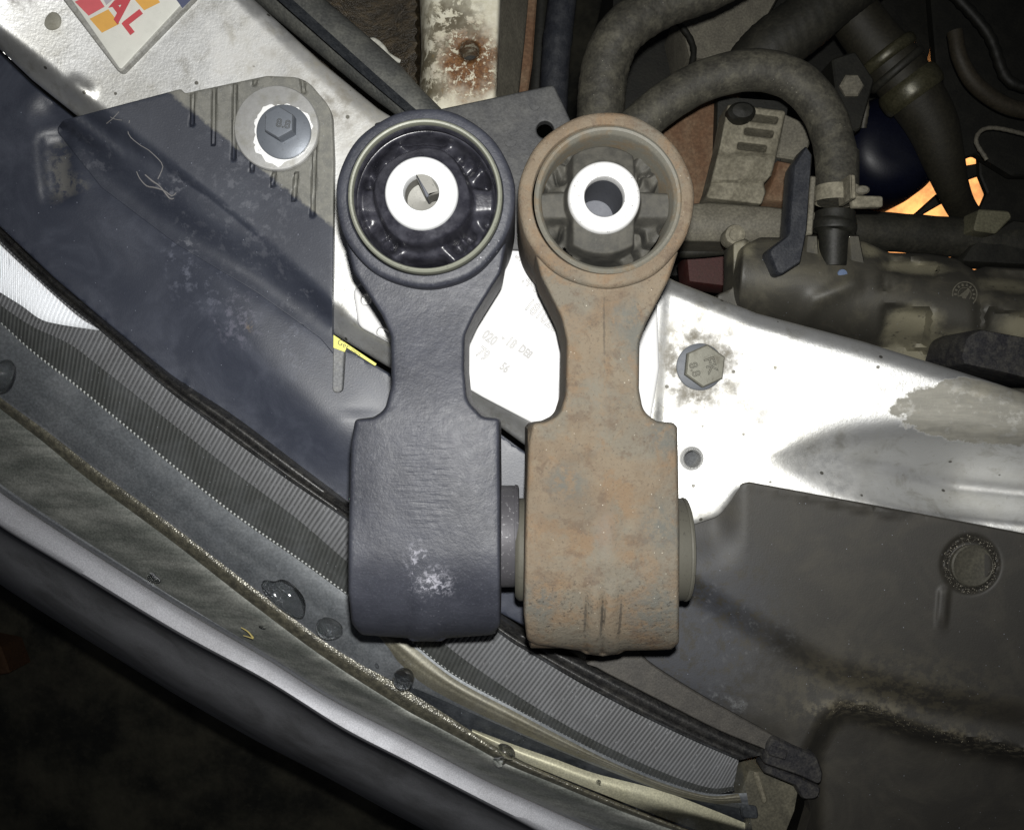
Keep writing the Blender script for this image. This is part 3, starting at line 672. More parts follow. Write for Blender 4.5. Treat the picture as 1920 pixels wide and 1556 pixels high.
cv = root('corner_cover', 'dark plastic corner cover with dusty ribbed corner holding a silver washer', 'plastic cover', P(420, 330, 0))
sheet('cover_panel', CV_OUT, z_cv, COVER, cv, step=9, rim=2.5, drop=.3, thick=5, dens=((335, 140, 632, 440), 2.6))
zb = float(np.max(z_cv(np.array([519.+72*math.cos(q*.5) for q in range(13)]), np.array([241.+72*math.sin(q*.5) for q in range(13)]))))-6.4
b2 = root('hex_bolt', 'blue-grey flanged hex bolt on a big flaked silver washer, upper left', 'bolt', P(518, 240, 7), 'bolts in view')
lathe('large_washer', P(519, 241, 6.9+zb), [(80*mmpx(7)*1000, -1.4), (80*mmpx(7)*1000, .3), (78*mmpx(7)*1000, .6), (66*mmpx(7)*1000, .75), (9, .9), (0, .9)], WASHER, b2, seg=72, rot=.3)
lathe('paint_flake_ring', P(528, 250, 7.65+zb), [(10.4, 0), (10.5, .12), (9.0, .22), (0, .22)], m_metal('bare_white_flake', (.85, .85, .85), .5, .2, (.3, .3, .3), .3), b2, seg=60, squash=(1, 1.04))
fr_ = [o for o in b2.children if o.name.startswith('paint_flake')][0]; rf = random.Random(3)
for vtx in fr_.data.vertices:
    cc_ = P(528, 250, 0)-WORLD[b2.name]; dx, dy = vtx.co.x-cc_.x, vtx.co.y-cc_.y; a_ = math.atan2(dy, dx)
    if math.hypot(dx, dy) > .006: k_ = .93+.05*math.sin(3*a_+1)+.035*math.sin(7*a_)+.03*math.sin(17*a_+2)+rf.uniform(-.02, .02); vtx.co.x = cc_.x+dx*k_; vtx.co.y = cc_.y+dy*k_
hexbolt(b2, 531, 240, 7.9+zb, 51, 30, 4.6, .5, BOLTBLUE, BOLTBLUE, (('8.8', 0, -7, 16, 10),), 1.1, (533, 249))
sh = root('slot_tab', 'pale grey dusty rounded tab poking below the cover corner beside the yellow label', 'plastic tab', P(632, 690, 0))
prism('tab', fillet([(625, 640, 2), (645, 650, 2), (641, 736, 9), (623, 736, 9)], 2), 1.6, -3.5, FRECESS, sh, .3)
yl = root('yellow_label', 'small yellow label reading Germany under the cover corner', 'label', P(640, 640, 2))
prism('label_strip', [(625.5, 628), (706, 682), (703, 686), (650, 652), (646, 660), (625, 652)], 2.6, 2.2, YEL, yl, .05)
text('label_print', 'Ger', 644, 646, 2.62, 11, 28, INK, yl, .03); text('label_print', 'many', 668, 660, 2.62, 7, 34, INK, yl, .03)
# plate corner seam: a black gap line along the crossmember edge
# pale scratches and a dead weed stem caught on the cover
st = MB()
for pts in ([(243, 226, 6.2, .9), (241, 252, 6.5, .9), (262, 272, 6.8, .8), (280, 283, 7, .8), (303, 306, 7, .9), (304, 318, 7, .9), (296, 336, 7, 1.0)],
            [(256, 322, 7, .8), (262, 335, 7, .9), (275, 349, 7, 1.3), (290, 352, 7, 1.6), (308, 358, 7, 1.3), (322, 368, 7, 1.2), (330, 362, 7, 1)],
            [(272, 328, 7, 1.2), (286, 340, 7, 1.7), (300, 350, 7, 1.3), (318, 372, 7, 1.6), (326, 372, 7, 1.0)], [(200, 232, 5.8, 1.0), (212, 222, 6, .9), (223, 210, 6.1, .7)], [(207, 220, 6, .7), (216, 224, 6, .7), (229, 226, 6.2, .6)]):
    pp = [(x, y, float(z_cv(np.array([x]), np.array([y]))[0])+.15, r) for x, y, _, r in pts]
    st.add(*tube_geo(pp, 6, 18))
tag(st.build('dried_stem', flat('dry_fibre', (.17, .165, .165), .7), smooth='recalc'), 'thin pale dried plant stem stuck on the dark corner cover', 'plant stem')

# ================================================================ right apron
RID = [(1180, 1050), (1290, 1100), (1420, 1180), (1560, 1258), (1740, 1310), (1980, 1352)]
LEDGE = [(1500, 1420), (1540, 1345), (1575, 1318), (1620, 1322), (1750, 1368), (1980, 1415)]
def z_apr(X, Y):
    z = 1.0-4.5*(1-sm(1330, 1402, X))*(1-sm(975, 1080, Y))
    r = np.clip(X-1150, 0, None); z += .36*r*r/(2*1667)*.18
    d = sline(RID, X, Y); z -= sm(-30, 26, d)*4.5; z += sm(20, 130, d)*1.5
    z += 1.5*np.exp(-((d-72)/30)**2)*sm(1480, 1620, X)
    l = np.where(X > 1500, sline(LEDGE, X, Y), -50); l = np.minimum(l, (X-1505)*.9)
    z -= sm(-4, 34, l)*13.0
    z = np.where((X > 1396) & (Y < 1040), np.maximum(z, z_cm(X, Y)+.6), z)
    g = -sline(GK1, X, Y); z -= (1-sm(0, 60, g))*(X < 1500)*2.0
    c = np.hypot(X-1820, Y-1058); z += (1-sm(44, 54, c))*1.0 - (1-sm(30, 40, c))*1.0*0
    z -= np.exp(-((c-49)/5.0)**2)*1.6
    z += .8*(1-sm(5, 14, np.abs(X-1770+(Y-1110)*.08)))*sm(1095, 1112, Y)*(1-sm(1150, 1190, Y))
    return z
apr = root('right_apron', 'brown-black plastic apron with round plug and dusty ridge, lower right', 'plastic apron', P(1650, 1150, 0))
AR_OUT = fillet([(1010, 850), (1110, 905), (1210, 955), (1298, 955), (1350, 930), (1388, 906), (1405, 903, 3), (1660, 950), (1980, 1011), (1980, 1620), (1490, 1620), (1520, 1520, 20), (1500, 1440, 20), (1440, 1408), (1350, 1368), (1250, 1318), (1100, 1241), (1010, 1192)], 8)
sheet('apron_panel', AR_OUT, z_apr, APRON_R, apr, step=10, rim=4, drop=.9, thick=6, dens=((1740, 980, 1900, 1180), 4))
zpl = float(z_apr(np.array([1820.]), np.array([1058.]))[0])
lathe('round_plug', P(1822, 1060, zpl), [(6.9, -1), (6.9, .6), (6.4, 1.0), (5.6, .7), (0, .65)], mat_dusty('plug_plastic', (.05, .047, .036), (.085, .08, .058), .5, .2, .6, 1.2, .3), apr, seg=44)
cr = MB(); rn = random.Random(8)
for k in range(420):
    a = rn.uniform(0, 2*math.pi); rr = rn.gauss(46, 3.2) if rn.random() < .6 else rn.gauss(52, 2.0)
    x, y = 1820+rr*math.cos(a)*.95, 1058+rr*math.sin(a)
    q = float(z_apr(np.array([x]), np.array([y]))[0])+.1; s = rn.uniform(.07, .26); c = P(x, y, q)
    vv = [c+Vector((rn.uniform(-1, 1)*s, rn.uniform(-1, 1)*s, rn.uniform(-.3, .8)*s))*.001 for _ in range(4)]
    cr.add(vv, [(0, 1, 2), (0, 2, 3), (0, 3, 1), (1, 3, 2)])
o = cr.build('dried_mud_crust', flat('pale_mud', (.28, .26, .21), .8), apr, smooth=False); o['kind'] = 'stuff'
# ledge dust grit
cr = MB()
for k in range(260):
    t = rn.random(); x = 1560+t*380; y = float(np.interp(x, [p[0] for p in LEDGE], [p[1] for p in LEDGE]))+rn.gauss(2, 7); q = float(z_apr(np.array([x]), np.array([y]))[0])+.1; s = rn.uniform(.08, .34)*(1.2-.5*t); c = P(x, y, q)
    vv = [c+Vector((rn.uniform(-1, 1)*s, rn.uniform(-1, 1)*s, rn.uniform(-.3, .8)*s))*.001 for _ in range(4)]
    cr.add(vv, [(0, 1, 2), (0, 2, 3), (0, 3, 1), (1, 3, 2)])
o = cr.build('ledge_grit', flat('grey_grit', (.12, .108, .078), .8), apr, smooth=False); o['kind'] = 'stuff'

# ================================================================ headlight
hl = root('headlight', 'long curved headlight with fine vertical flutes and milky clear lens along the lower left', 'headlight', P(650, 1150, -20))
NT = 320
def ribbon(name, ca, cb, za, zb, m, parent=None, prof=None, rows=8, n=NT, zl=None):
    """surface between two picture curves ca (z za) and cb (z zb); prof(s) adds height in mm"""
    A, B = crom(ca, n), crom(cb, n); R = []
    for i in range(rows+1):
        s = i/rows; h = prof(s) if prof else 0
        R.append([P(*(A[j]*(1-s)+B[j]*s), (za if np.isscalar(za) else za[j])*(1-s)+(zb if np.isscalar(zb) else zb[j])*s+h) for j in range(n)])
    v, f = up(*loft_geo(R)); return mk(name, v, f, m, parent, angle=60)
G2 = [(-40, 412), (0, 452), (100, 548), (190, 622), (310, 728), (420, 812), (530, 893), (650, 975), (800, 1085), (940, 1190), (990, 1222), (1100, 1287), (1200, 1340), (1300, 1388), (1385, 1425)]
BB = [(-40, 572), (0, 605), (60, 660), (130, 715), (200, 772), (330, 880), (440, 967), (560, 1050), (650, 1115), (760, 1195), (850, 1265), (960, 1325), (1060, 1378), (1150, 1423), (1250, 1465), (1330, 1487), (1378, 1482)]
MID = [(-40, 545), (0, 572), (60, 612), (130, 645), (190, 690), (330, 800), (440, 885), (560, 975), (650, 1052), (760, 1140), (850, 1220), (960, 1297), (1060, 1358), (1150, 1405), (1250, 1450), (1330, 1476), (1375, 1474)]
SS = [(-40, 700), (0, 740), (90, 805), (180, 875), (330, 985), (480, 1100), (620, 1205), (760, 1292), (830, 1335), (890, 1374), (960, 1418), (1060, 1463), (1180, 1512), (1300, 1558), (1420, 1606)]
R2 = [(-40, 730), (0, 766), (80, 828), (170, 902), (320, 1013), (470, 1130), (610, 1234), (750, 1324), (820, 1362), (885, 1397), (950, 1432), (1050, 1473), (1170, 1522), (1290, 1566), (1410, 1614)]
LL = [(-40, 880), (0, 922), (140, 1015), (330, 1135), (500, 1235), (620, 1310), (760, 1382), (900, 1457), (1010, 1508), (1120, 1558), (1240, 1614)]
L2 = [(-40, 945), (0, 985), (140, 1070), (330, 1185), (500, 1277), (640, 1365), (760, 1427), (900, 1500), (1000, 1552), (1100, 1610)]
FF = [(-40, 1062), (0, 1095), (100, 1160), (200, 1222), (340, 1308), (480, 1388), (600, 1450), (720, 1515), (800, 1558), (900, 1615)]
# gasket bead
ga = root('rubber_gasket', 'black rubber gasket bead with a shiny line along the upper edge of the headlight', 'gasket', P(500, 850, 0))
NG = 300; A, B = crom(GK1, NG), crom(G2, NG); rows = []
for s, h in ((-.25, -4.5), (0, -1.6), (.12, .2), (.3, 1.0), (.5, .3), (.58, -.7), (.66, .3), (.8, .6), (.93, -.4), (1.0, -2.6), (1.12, -5)):
    rows.append([P(*(A[j]*(1-s)+B[j]*s), h-.8) for j in range(NG)])
v, f = up(*loft_geo(rows)); mk('bead', v, f, GASKET, ga, angle=80)
# fluted bands
def fluted(name, ca, cb, za, zb, m, lean0, lean1, amp, rows, ph0, tip=False, x_lim=None, sag=0.0):
    n = 1500; A, B = crom(ca, n), crom(cb, n); R = []
    for i in range(rows+1):
        s = i/rows; row = []
        for j in range(n):
            q = A[j]*(1-s)+B[j]*s; t = j/(n-1); le = lean0+(lean1-lean0)*t
            u = q[0]+le*q[1]          # constant along a flute
            # flutes keep a picture pitch near 6.7 px along x when walking along the band
            slope = np.interp(q[0], [0, 600, 1000, 1400], [.84, .74, .58, .42]); pit = 6.7*(1+le*slope)
            ph = U0[name][j] if False else (u/pit)
            row.append((q, ph, s, t))
        R.append(row)
    return R
def flute_geo(ca, cb, za, zb, lean, amp, rows, tip, sag):
    n = 1900; A, B = crom(ca, n), crom(cb, n)
    # phase along the lower curve: one flute each 6.7 px of x; upper rows follow the lean
    out = []
    for i in range(rows+1):
        s = i/rows; Q = A*(1-s)+B*s
        le = np.interp(Q[:, 0], [0, 1400], lean)
        sl = np.interp(Q[:, 0], [0, 600, 1000, 1400], [.84, .74, .58, .42])
        # where does the flute through Q meet the lower curve?  x_b = x - le*(y_b - y)
        yb = np.interp(Q[:, 0], B[:, 0], B[:, 1]); dx = (yb-Q[:, 1])*le/(1+le*sl)
        ph = (Q[:, 0]-dx)/6.7
        g = np.abs(np.sin(np.pi*ph))**.8
        e = 1.0
        if tip: e = 1-.9*sm(.90, 1.0, s)
        z = za*(1-s)+zb*s+amp*g*e+sag*4*s*(1-s)
        out.append([P(Q[j, 0], Q[j, 1], float(z[j])) for j in range(n)])
    return up(*loft_geo(out))
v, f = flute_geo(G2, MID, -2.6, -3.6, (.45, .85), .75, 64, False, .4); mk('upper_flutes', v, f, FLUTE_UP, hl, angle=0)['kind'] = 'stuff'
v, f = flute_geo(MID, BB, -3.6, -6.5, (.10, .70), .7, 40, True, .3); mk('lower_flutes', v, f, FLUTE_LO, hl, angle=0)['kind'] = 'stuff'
Bc = crom(BB, 6000); xs_ = np.arange(-38, 1372, 6.7); tips = MB()          # bevelled end of every flute, its glint put into the pale colour
for x in xs_:
    x = (math.floor(x/6.7)+.5)*6.7; y = float(np.interp(x, Bc[:, 0], Bc[:, 1])); le = .10+.6*max(0, min(1, x/1400)); c = P(x+le*4.0, y-4.0, -5.75); k = mmpx(-6)
    d = Vector((le, 1, 0)).normalized(); e_ = Vector((d.y, -d.x, 0))
    q = [c-d*6.5*k-Vector((0, 0, .0006)), c-e_*2.1*k-d*2*k, c+e_*2.1*k-d*2*k, c+d*6*k-Vector((0, 0, .0005)), c+Vector((0, 0, .0003))-d*2.5*k]
    tips.add(q, [(0, 2, 4), (2, 3, 4), (3, 1, 4), (1, 0, 4)])
tips.build('flute_tips', m_flute('flute_tip_glint', (.50, .51, .50), (.60, .60, .58), .4, .05), hl, angle=60)['kind'] = 'stuff'
# flash flare at the far left, painted near white in front of the upper flutes
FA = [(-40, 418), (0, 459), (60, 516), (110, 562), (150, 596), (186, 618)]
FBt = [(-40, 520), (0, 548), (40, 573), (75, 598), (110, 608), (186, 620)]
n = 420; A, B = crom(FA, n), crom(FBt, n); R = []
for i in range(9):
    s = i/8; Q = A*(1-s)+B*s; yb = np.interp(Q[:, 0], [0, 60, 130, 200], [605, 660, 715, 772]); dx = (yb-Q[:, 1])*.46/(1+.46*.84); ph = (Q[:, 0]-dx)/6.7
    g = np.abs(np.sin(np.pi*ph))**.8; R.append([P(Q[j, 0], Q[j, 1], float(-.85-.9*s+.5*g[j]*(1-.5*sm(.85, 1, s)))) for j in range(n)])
v, f = up(*loft_geo(R)); mk('flare_patch', v, f, FLARE, hl, angle=0)
# milky strip under the flutes
WT = [(778, 1287), (830, 1310), (877, 1331), (957, 1366), (1036, 1400), (1155, 1448), (1273, 1490), (1392, 1515)]
ribbon('milky_strip', BB[:-1]+[(1400, 1486)], [(-40, 705), (0, 745), (90, 810), (180, 880), (330, 990), (480, 1105), (620, 1210), (720, 1268), (778, 1290), (830, 1312), (877, 1333), (957, 1368), (1036, 1402), (1155, 1450), (1273, 1492), (1405, 1518)], -6.6, -9.5, STRIP, hl, lambda s: 1.6*math.sin(math.pi*s)-.5*math.exp(-((s-.55)/.08)**2), 14)
YELST = mat_dusty('yellow_lens_plastic', (.165, .152, .115), (.25, .23, .17), .5, .08, .38, 1.4, .1, .5, .25, True, (.12, .11, .08), .05)  # yellow cream colour for the right stretch of the strip
ribbon('yellow_strip', [(700, 1162), (760, 1201), (850, 1271), (960, 1331), (1060, 1384), (1150, 1429), (1250, 1470), (1330, 1491), (1385, 1487)], [(700, 1190), (760, 1262), (850, 1314), (960, 1366), (1060, 1409), (1150, 1444), (1250, 1484), (1330, 1504), (1392, 1508)], -5.7, -8.5, YELST, hl, lambda s: 2.1*math.sin(math.pi*s)-.45*math.exp(-((s-.5)/.07)**2), 16)
ribbon('dark_gap', [(720, 1262), (778, 1285), (830, 1308), (877, 1329), (957, 1364), (1036, 1399), (1155, 1447), (1273, 1489), (1410, 1514)], [(730, 1280), (800, 1325), (880, 1370), (965, 1405), (1050, 1430), (1115, 1456), (1234, 1490), (1330, 1520), (1420, 1550)], -10.5, -13.5, DARKGAP, hl, None, 8)
ribbon('cream_strip', [(885, 1366), (968, 1397), (1040, 1422), (1115, 1449), (1234, 1480), (1330, 1515), (1430, 1556)], [(885, 1374), (975, 1424), (1040, 1452), (1115, 1482), (1234, 1529), (1320, 1561), (1420, 1600)], -11.2, -10.6, CREAM, hl, lambda s: 1.2*math.sin(math.pi*s), 10)
ribbon('glue_ridge', SS, R2, -10.0, -11.5, RIDGE, hl, lambda s: 1.5*math.sin(math.pi*s), 8)
ribbon('lower_lens', R2, LL, -11.6, -24, LOWER, hl, lambda s: 2.6*math.sin(math.pi*s)+.7*math.sin(9*s), 18)
ribbon('lower_bead', [(x+4, y-14) for x, y in LL], [(x-1, y-2) for x, y in LL], -21.5, -23.0, STRIP, hl, lambda s: 1.4*math.sin(math.pi*s), 8)
# clear outer lens over flutes and strip, a real sheet 3 mm proud
ribbon('clear_lens', [(x+4, y-3) for x, y in G2], [(x, y) for x, y in SS], -.6, -6.5, CLEAR, hl, lambda s: 2.2*math.sin(math.pi*s), 12)
# flat trim beside the gasket, end clip
TR1 = [(1185, 1202), (1215, 1240), (1300, 1295), (1380, 1340), (1450, 1378)]
TR2 = [(1100, 1243), (1180, 1284), (1260, 1325), (1350, 1370), (1442, 1408)]
tr = root('trim_strip', 'flat brown-grey trim strip between the right apron and the headlight gasket', 'trim', P(1300, 1310, 0))
prism('strip', [tuple(p) for p in crom(TR1, 20)]+[tuple(p) for p in crom(TR2, 20)[::-1]], 1.2, -4, TRIM, tr, .4)
cl = root('end_clip', 'black plastic clip gripping the right end of the headlight', 'clip', P(1490, 1440, 0))
prism('clip_plate', fillet([(1447, 1380, 6), (1490, 1400, 8), (1532, 1416, 18), (1544, 1450, 20), (1540, 1474, 12), (1500, 1455, 6), (1432, 1432, 6), (1438, 1395, 4)], 5), 2.6, -6, CLIP, cl, .7)
prism('clip_lip', fillet([(1436, 1432, 4), (1500, 1456, 4), (1541, 1477, 8), (1534, 1498, 14), (1505, 1500, 14), (1492, 1474, 6), (1430, 1448, 6)], 4), -.6, -10, CLIP, cl, .7)
prism('clip_hook', fillet([(1446, 1398, 3), (1478, 1408, 3), (1474, 1426, 3), (1440, 1416, 3)], 3), 3.6, 2.2, CLIP, cl, .5)
eh = root('lamp_end_housing', 'pale grey-brown lamp housing end below the clip at the lower right', 'lamp housing', P(1440, 1500, -10))
prism('housing', fillet([(1402, 1440, 4), (1440, 1446, 6), (1500, 1476, 10), (1492, 1520, 20), (1470, 1575, 10), (1395, 1590, 10), (1405, 1520, 10), (1380, 1500, 8), (1392, 1470, 6)], 5), -8.5, -24, mat_dusty('grimy_housing', (.060, .056, .042), (.13, .12, .085), .7, .1, .5, 1.2, .4), eh, 1.2)
prism('housing_rib', fillet([(1412, 1446, 3), (1424, 1449, 3), (1440, 1500, 4), (1432, 1512, 4)], 3), -7.5, -10, YELST, eh, .5)
prism('drain_notch', fillet([(1388, 1508, 6), (1420, 1512, 6), (1424, 1536, 6), (1392, 1534, 6)], 4), -7.4, -10, DARKGAP, eh, .6)

# ================================================================ bumper
bp = root('bumper', 'silver painted bumper edge curving along the bottom left', 'bumper', P(500, 1350, -50))
A, B, C_ = crom(LL, 200), crom(L2, 200), crom(FF, 200); rows = []
rows.append([P(*A[j], -30) for j in range(200)])
for s, z in ((0, -25.6), (.10, -24.4), (.4, -23.2), (.75, -21.9), (.92, -21.5), (1.0, -22.6)): rows.append([P(*(A[j]*(1-s)+B[j]*s), z) for j in range(200)])
for s, z in ((.02, -38), (.09, -62), (.22, -76), (.42, -85), (.62, -94), (.78, -108), (.91, -138), (1.0, -200)): rows.append([P(*(B[j]*(1-s)+C_[j]*s), z) for j in range(200)])
v, f = up(*loft_geo(rows[1:8])); mk('lip', rows and v, f, BUMPER, bp, angle=60)
v, f = loft_geo(rows[7:]); v, f = up(v, f); mk('flank', v, f, BUMP_DK, bp, angle=60)

# ================================================================ water drops
def drop(px, py, z, rx, ry, h, rot, label, lob=0, seed=1, mt=None):
    z += 3.2; h *= 1.55
    rr = random.Random(seed); k = mmpx(z)*1000; prof = [(math.cos(a), math.sin(a)) for a in np.linspace(-.35, math.pi/2, 14)]
    v = []; f = []; seg = 40; c = P(px, py, z); ph = rr.uniform(0, 6)
    for r, hh in prof:
        for q in range(seg):
            a = 2*math.pi*q/seg; R = r*(1+lob*math.cos(2*a+ph)+lob*.7*math.cos(3*a+ph*2))
            x, y = R*math.cos(a)*rx*k, R*math.sin(a)*ry*k; cs, sn = math.cos(-rot), math.sin(-rot)
            v.append(c+Vector((x*cs-y*sn, x*sn+y*cs, max(hh, -.30)*h))*.001)
    for i in range(len(prof)-1):
        for q in range(seg): f.append((i*seg+q, i*seg+(q+1) % seg, i*seg+seg+(q+1) % seg, i*seg+seg+q))
    f.append(tuple(range(seg)))
    return tag(mk('water_drop', v, f, mt or WATER, None, smooth='recalc', angle=60), label, 'water drop', 'water drops on the headlight')
drop(536, 1120, -7.2, 54, 22, 2.0, .80, 'largest water drop, long irregular puddle on the lens left of black mount', .16, 5)
drop(617, 1178, -7.2, 25, 20, 3.2, .45, 'round water drop on the lens just below the black mount corner', .05, 2)
drop(757, 1272, -7.5, 20, 19, 4.0, .2, 'rounded water drop below the black mount, beside the glitter ridge', .03, 3)
drop(950, 1408, -9.8, 19, 11, 2.0, .55, 'flat oval water drop at the tip of the cream strip', .05, 4)
drop(288, 1083, -16.5, 11, 8, 1.0, .5, 'faint flat water bead on the grey lower lens, near the bumper lip', .2, 31)
drop(498, 1172, -17.5, 13, 8, 1.0, .5, 'smeared water bead on the lower lens just right of the straw crumb', .25, 33)
drop(4, 706, -7.2, 24, 32, 2.8, .1, 'brownish water drop cut by the left picture edge', .08, 6)
drop(1123, 1466, -9.4, 5, 4, .9, .2, 'tiny water bead on the cream strip', .1, 7)
drop(938, 1426, -11.5, 12, 11, 1.4, 0, 'frothy bead of water just below the flat oval drop', .2, 20)
# yellow straw crumb and leaf flakes stuck in the lower lens
fk = MB(); fk.add(*tube_geo([(452, 1176, -11, .7), (465, 1184, -11, 1.2), (475, 1196, -11, 1.8)], 6, 8)); fk.add(*tube_geo([(456, 1191, -11, .6), (466, 1194, -11, .9), (475, 1197, -11, 1.2)], 6, 8))
tag(fk.build('straw_crumb', flat('straw', (.34, .28, .10), .5), smooth='recalc'), 'tiny yellow straw crumb stuck on the lower lens', 'debris')
dp = MB(); dp.add(*prism_geo(fillet([(700, 1246, 2), (706, 1244, 2), (712, 1254, 2), (706, 1253, 1)], 1), -7.0, -8.2, .2))
tag(dp.build('dark_chip', DARKGAP, smooth='recalc'), 'tiny dark paint chip on the milky strip below the black mount', 'debris')

# ================================================================ the two engine mounts
def zcyl(Y, top, R, ysil):
    """height seen at picture row Y on a part with flat top `top` and a round end whose silhouette is at ysil"""
    R_ = np.asarray(R, float); zc = top-30.0; th = np.arctan((ysil-CY)/FPX); D = H*1000-zc
    yc = (D*np.sin(th)-R_)/np.cos(th)
    t = np.arctan((Y-CY)/FPX); s, c = np.sin(t), np.cos(t)
    # ray (0,D)->(s,-c); centre (yc,0)
    b = -yc*s-D*c; cc = yc*yc+D*D-R_*R_; disc = np.clip(b*b-cc, 0, None); L = -b-np.sqrt(disc)
    y = L*s; z = D-L*c
    return np.where(y < yc, top-(30-R_)*1.0, zc+z), yc, zc
def mount(name, label, cast, lipm, rub, alu, bore, slv, ring_c, ring_r, lip_r, in_r, sl_c, sl_r, hole_r, zt, outline, ysil, xs, rib, raised, key, old):
    rt = root(name, label, 'engine mount', P((xs[0]+xs[1])/2, 900, 0), 'engine mounts lying side by side')
    rx0, ry0 = ring_c; k = mmpx(zt)*1000
    mb = MB()
    # ring of the casting
    c = P(rx0, ry0, zt); R, r2 = ring_r*k, lip_r*k
    prof = [(R-.6, -50), (R, -48), (R, -20), (R, -1.6), (R-.35, -.6), (R-1.1, -.08), (R-1.8, 0), (r2+.3, 0), (r2, -.4), (r2, -50)]
    v, f = lathe_geo(c, prof, 120)
    # slight casting waviness on the outside
    for i, q in enumerate(v):
        d = q-c; a = math.atan2(d.y, d.x); wv = 1+.004*math.sin(5*a+1)+.003*math.sin(11*a)
        if math.hypot(d.x, d.y)*1000 > r2+1.5: v[i] = Vector((c.x+d.x*wv, c.y+d.y*wv, q.z))
    mb.add(v, f)
    # arm and eye: one cast surface
    cx = (xs[0]+xs[1])/2
    def zf(X, Y):
        rr = 30+2.0*np.exp(-((X-rib[0])/rib[1])**4)*sm(1062, 1135, Y)
        if old: rr = rr-(2.0*np.exp(-((X-rib[0])/4.5)**2)+1.6*np.exp(-((X-rib[0]+31)/4.5)**2)+1.3*np.exp(-((X-rib[0]-34)/4.5)**2))*sm(1090, 1130, Y)
        zz, yc, zc = zcyl(Y, zt, rr, ysil+np.where(rr > 30.6, 6*(rr-30)/2, 0))
        flat_top = zt-3.2*np.exp(-((np.abs(X-cx)-150)/42)**2)*.25
        wz = sm(960, 1046, Y); zz = flat_top*(1-wz)+zz*wz
        bul = sm(1000, 1120, Y); base = zz-(1-bul)*0
        arm = zt-raised+sm(560, 820, Y)*(raised)      # the neck dips next to the ring
        z = np.where(Y < 830, np.minimum(arm, base), base)
        if old:
            z = z+.5*np.exp(-((X-1132-(Y-600)*.02)/5)**2)*sm(540, 560, Y)*(1-sm(640, 760, Y))
            z = z+.8*np.exp(-((X-1140)/(8+np.clip(Y-960, 0, 100)*.16))**2)*sm(955, 1000, Y)*(1-sm(1050, 1090, Y))
        return z
    mb.add(*sheet_geo(outline, zf, step=8, rim=7, drop=2.2, zbot=zt-33))
    # body under the visible skin of the eye: a D-shaped block around the pin axis
    th = math.atan((ysil-CY)/FPX); zc = zt-30; yc = ((H*1000-zc)*math.sin(th)-30)/math.cos(th)
    x0, x1 = (xs[0]+6-CX)*mmpx(zt)*1000, (xs[1]-6-CX)*mmpx(zt)*1000
    sec = [(-(792-CY)*mmpx(zt)*1000-1, zt-2.6), ]
    sec = [(792-CY, 0)]; ytop = (796-CY)*mmpx(zt)*1000; pts = [(ytop, zt-3), (ytop+2, zt-.9), (yc, zt-.9)]
    for q in np.linspace(90, -90, 25): pts.append((yc+29.1*math.cos(math.radians(q)), zc+29.1*math.sin(math.radians(q))))
    pts += [(ytop+2, zc-29.1), (ytop, zc-27)]
    n = len(pts); v = []; f = []
    for xx, s in ((x0, .93), (x0+1.2, 1), (x1-1.2, 1), (x1, .93)):
        ym, zm = (yc+ytop)/2, zc
        for (y, z) in pts: v.append(Vector((xx, -(ym+(y-ym)*s), zm+(z-zm)*s))*.001)
    for i in range(3):
        for q in range(n): f.append((i*n+q, i*n+(q+1) % n, i*n+n+(q+1) % n, i*n+n+q))
    f.append(tuple(range(n))); f.append(tuple(range(3*n, 4*n)))
    mb.add(v, f)
    body = mb.build('casting', cast, rt, angle=42)
    # steel lip of the bush
    ro, ri = lip_r*k-.05, in_r*k
    if old: pr = [(ro, -1.5), (ro, .1), (ro-.5, .5), (ro-1.2, .2), (ri+1.0, -.2), (ri+.4, -.9), (ri, -1.6), (ri, -46)]
    else: pr = [(ro, -3), (ro, -.6), (ro-.25, .1), (ro-.7, .4), (ro-1.2, .3), (ro-1.5, -.3), (ro-1.55, -2.0)]
    lathe('steel_lip', P(rx0+(3 if old else 0), ry0+(1 if old else -3), zt), pr, lipm, rt, seg=110)
    if not old: lathe('rubber_wall', P(rx0, ry0-2, zt), [(ro-1.5, -1.2), (ro-1.8, -1.6), (ro-2.1, -3.2), (ri+.25, -3.6), (ri+.1, -6), (ri-.1, -7), (ri-.25, -7.4), (ri, -8.2), (ri, -46)], rub, rt, seg=110)
    # rubber bush: polar height field round the sleeve
    cr_ = P(rx0, ry0-1, zt); cs = P(*sl_c, zt); nr, na = 44, 320; v = []; f = []; keep = []; fl_ = []
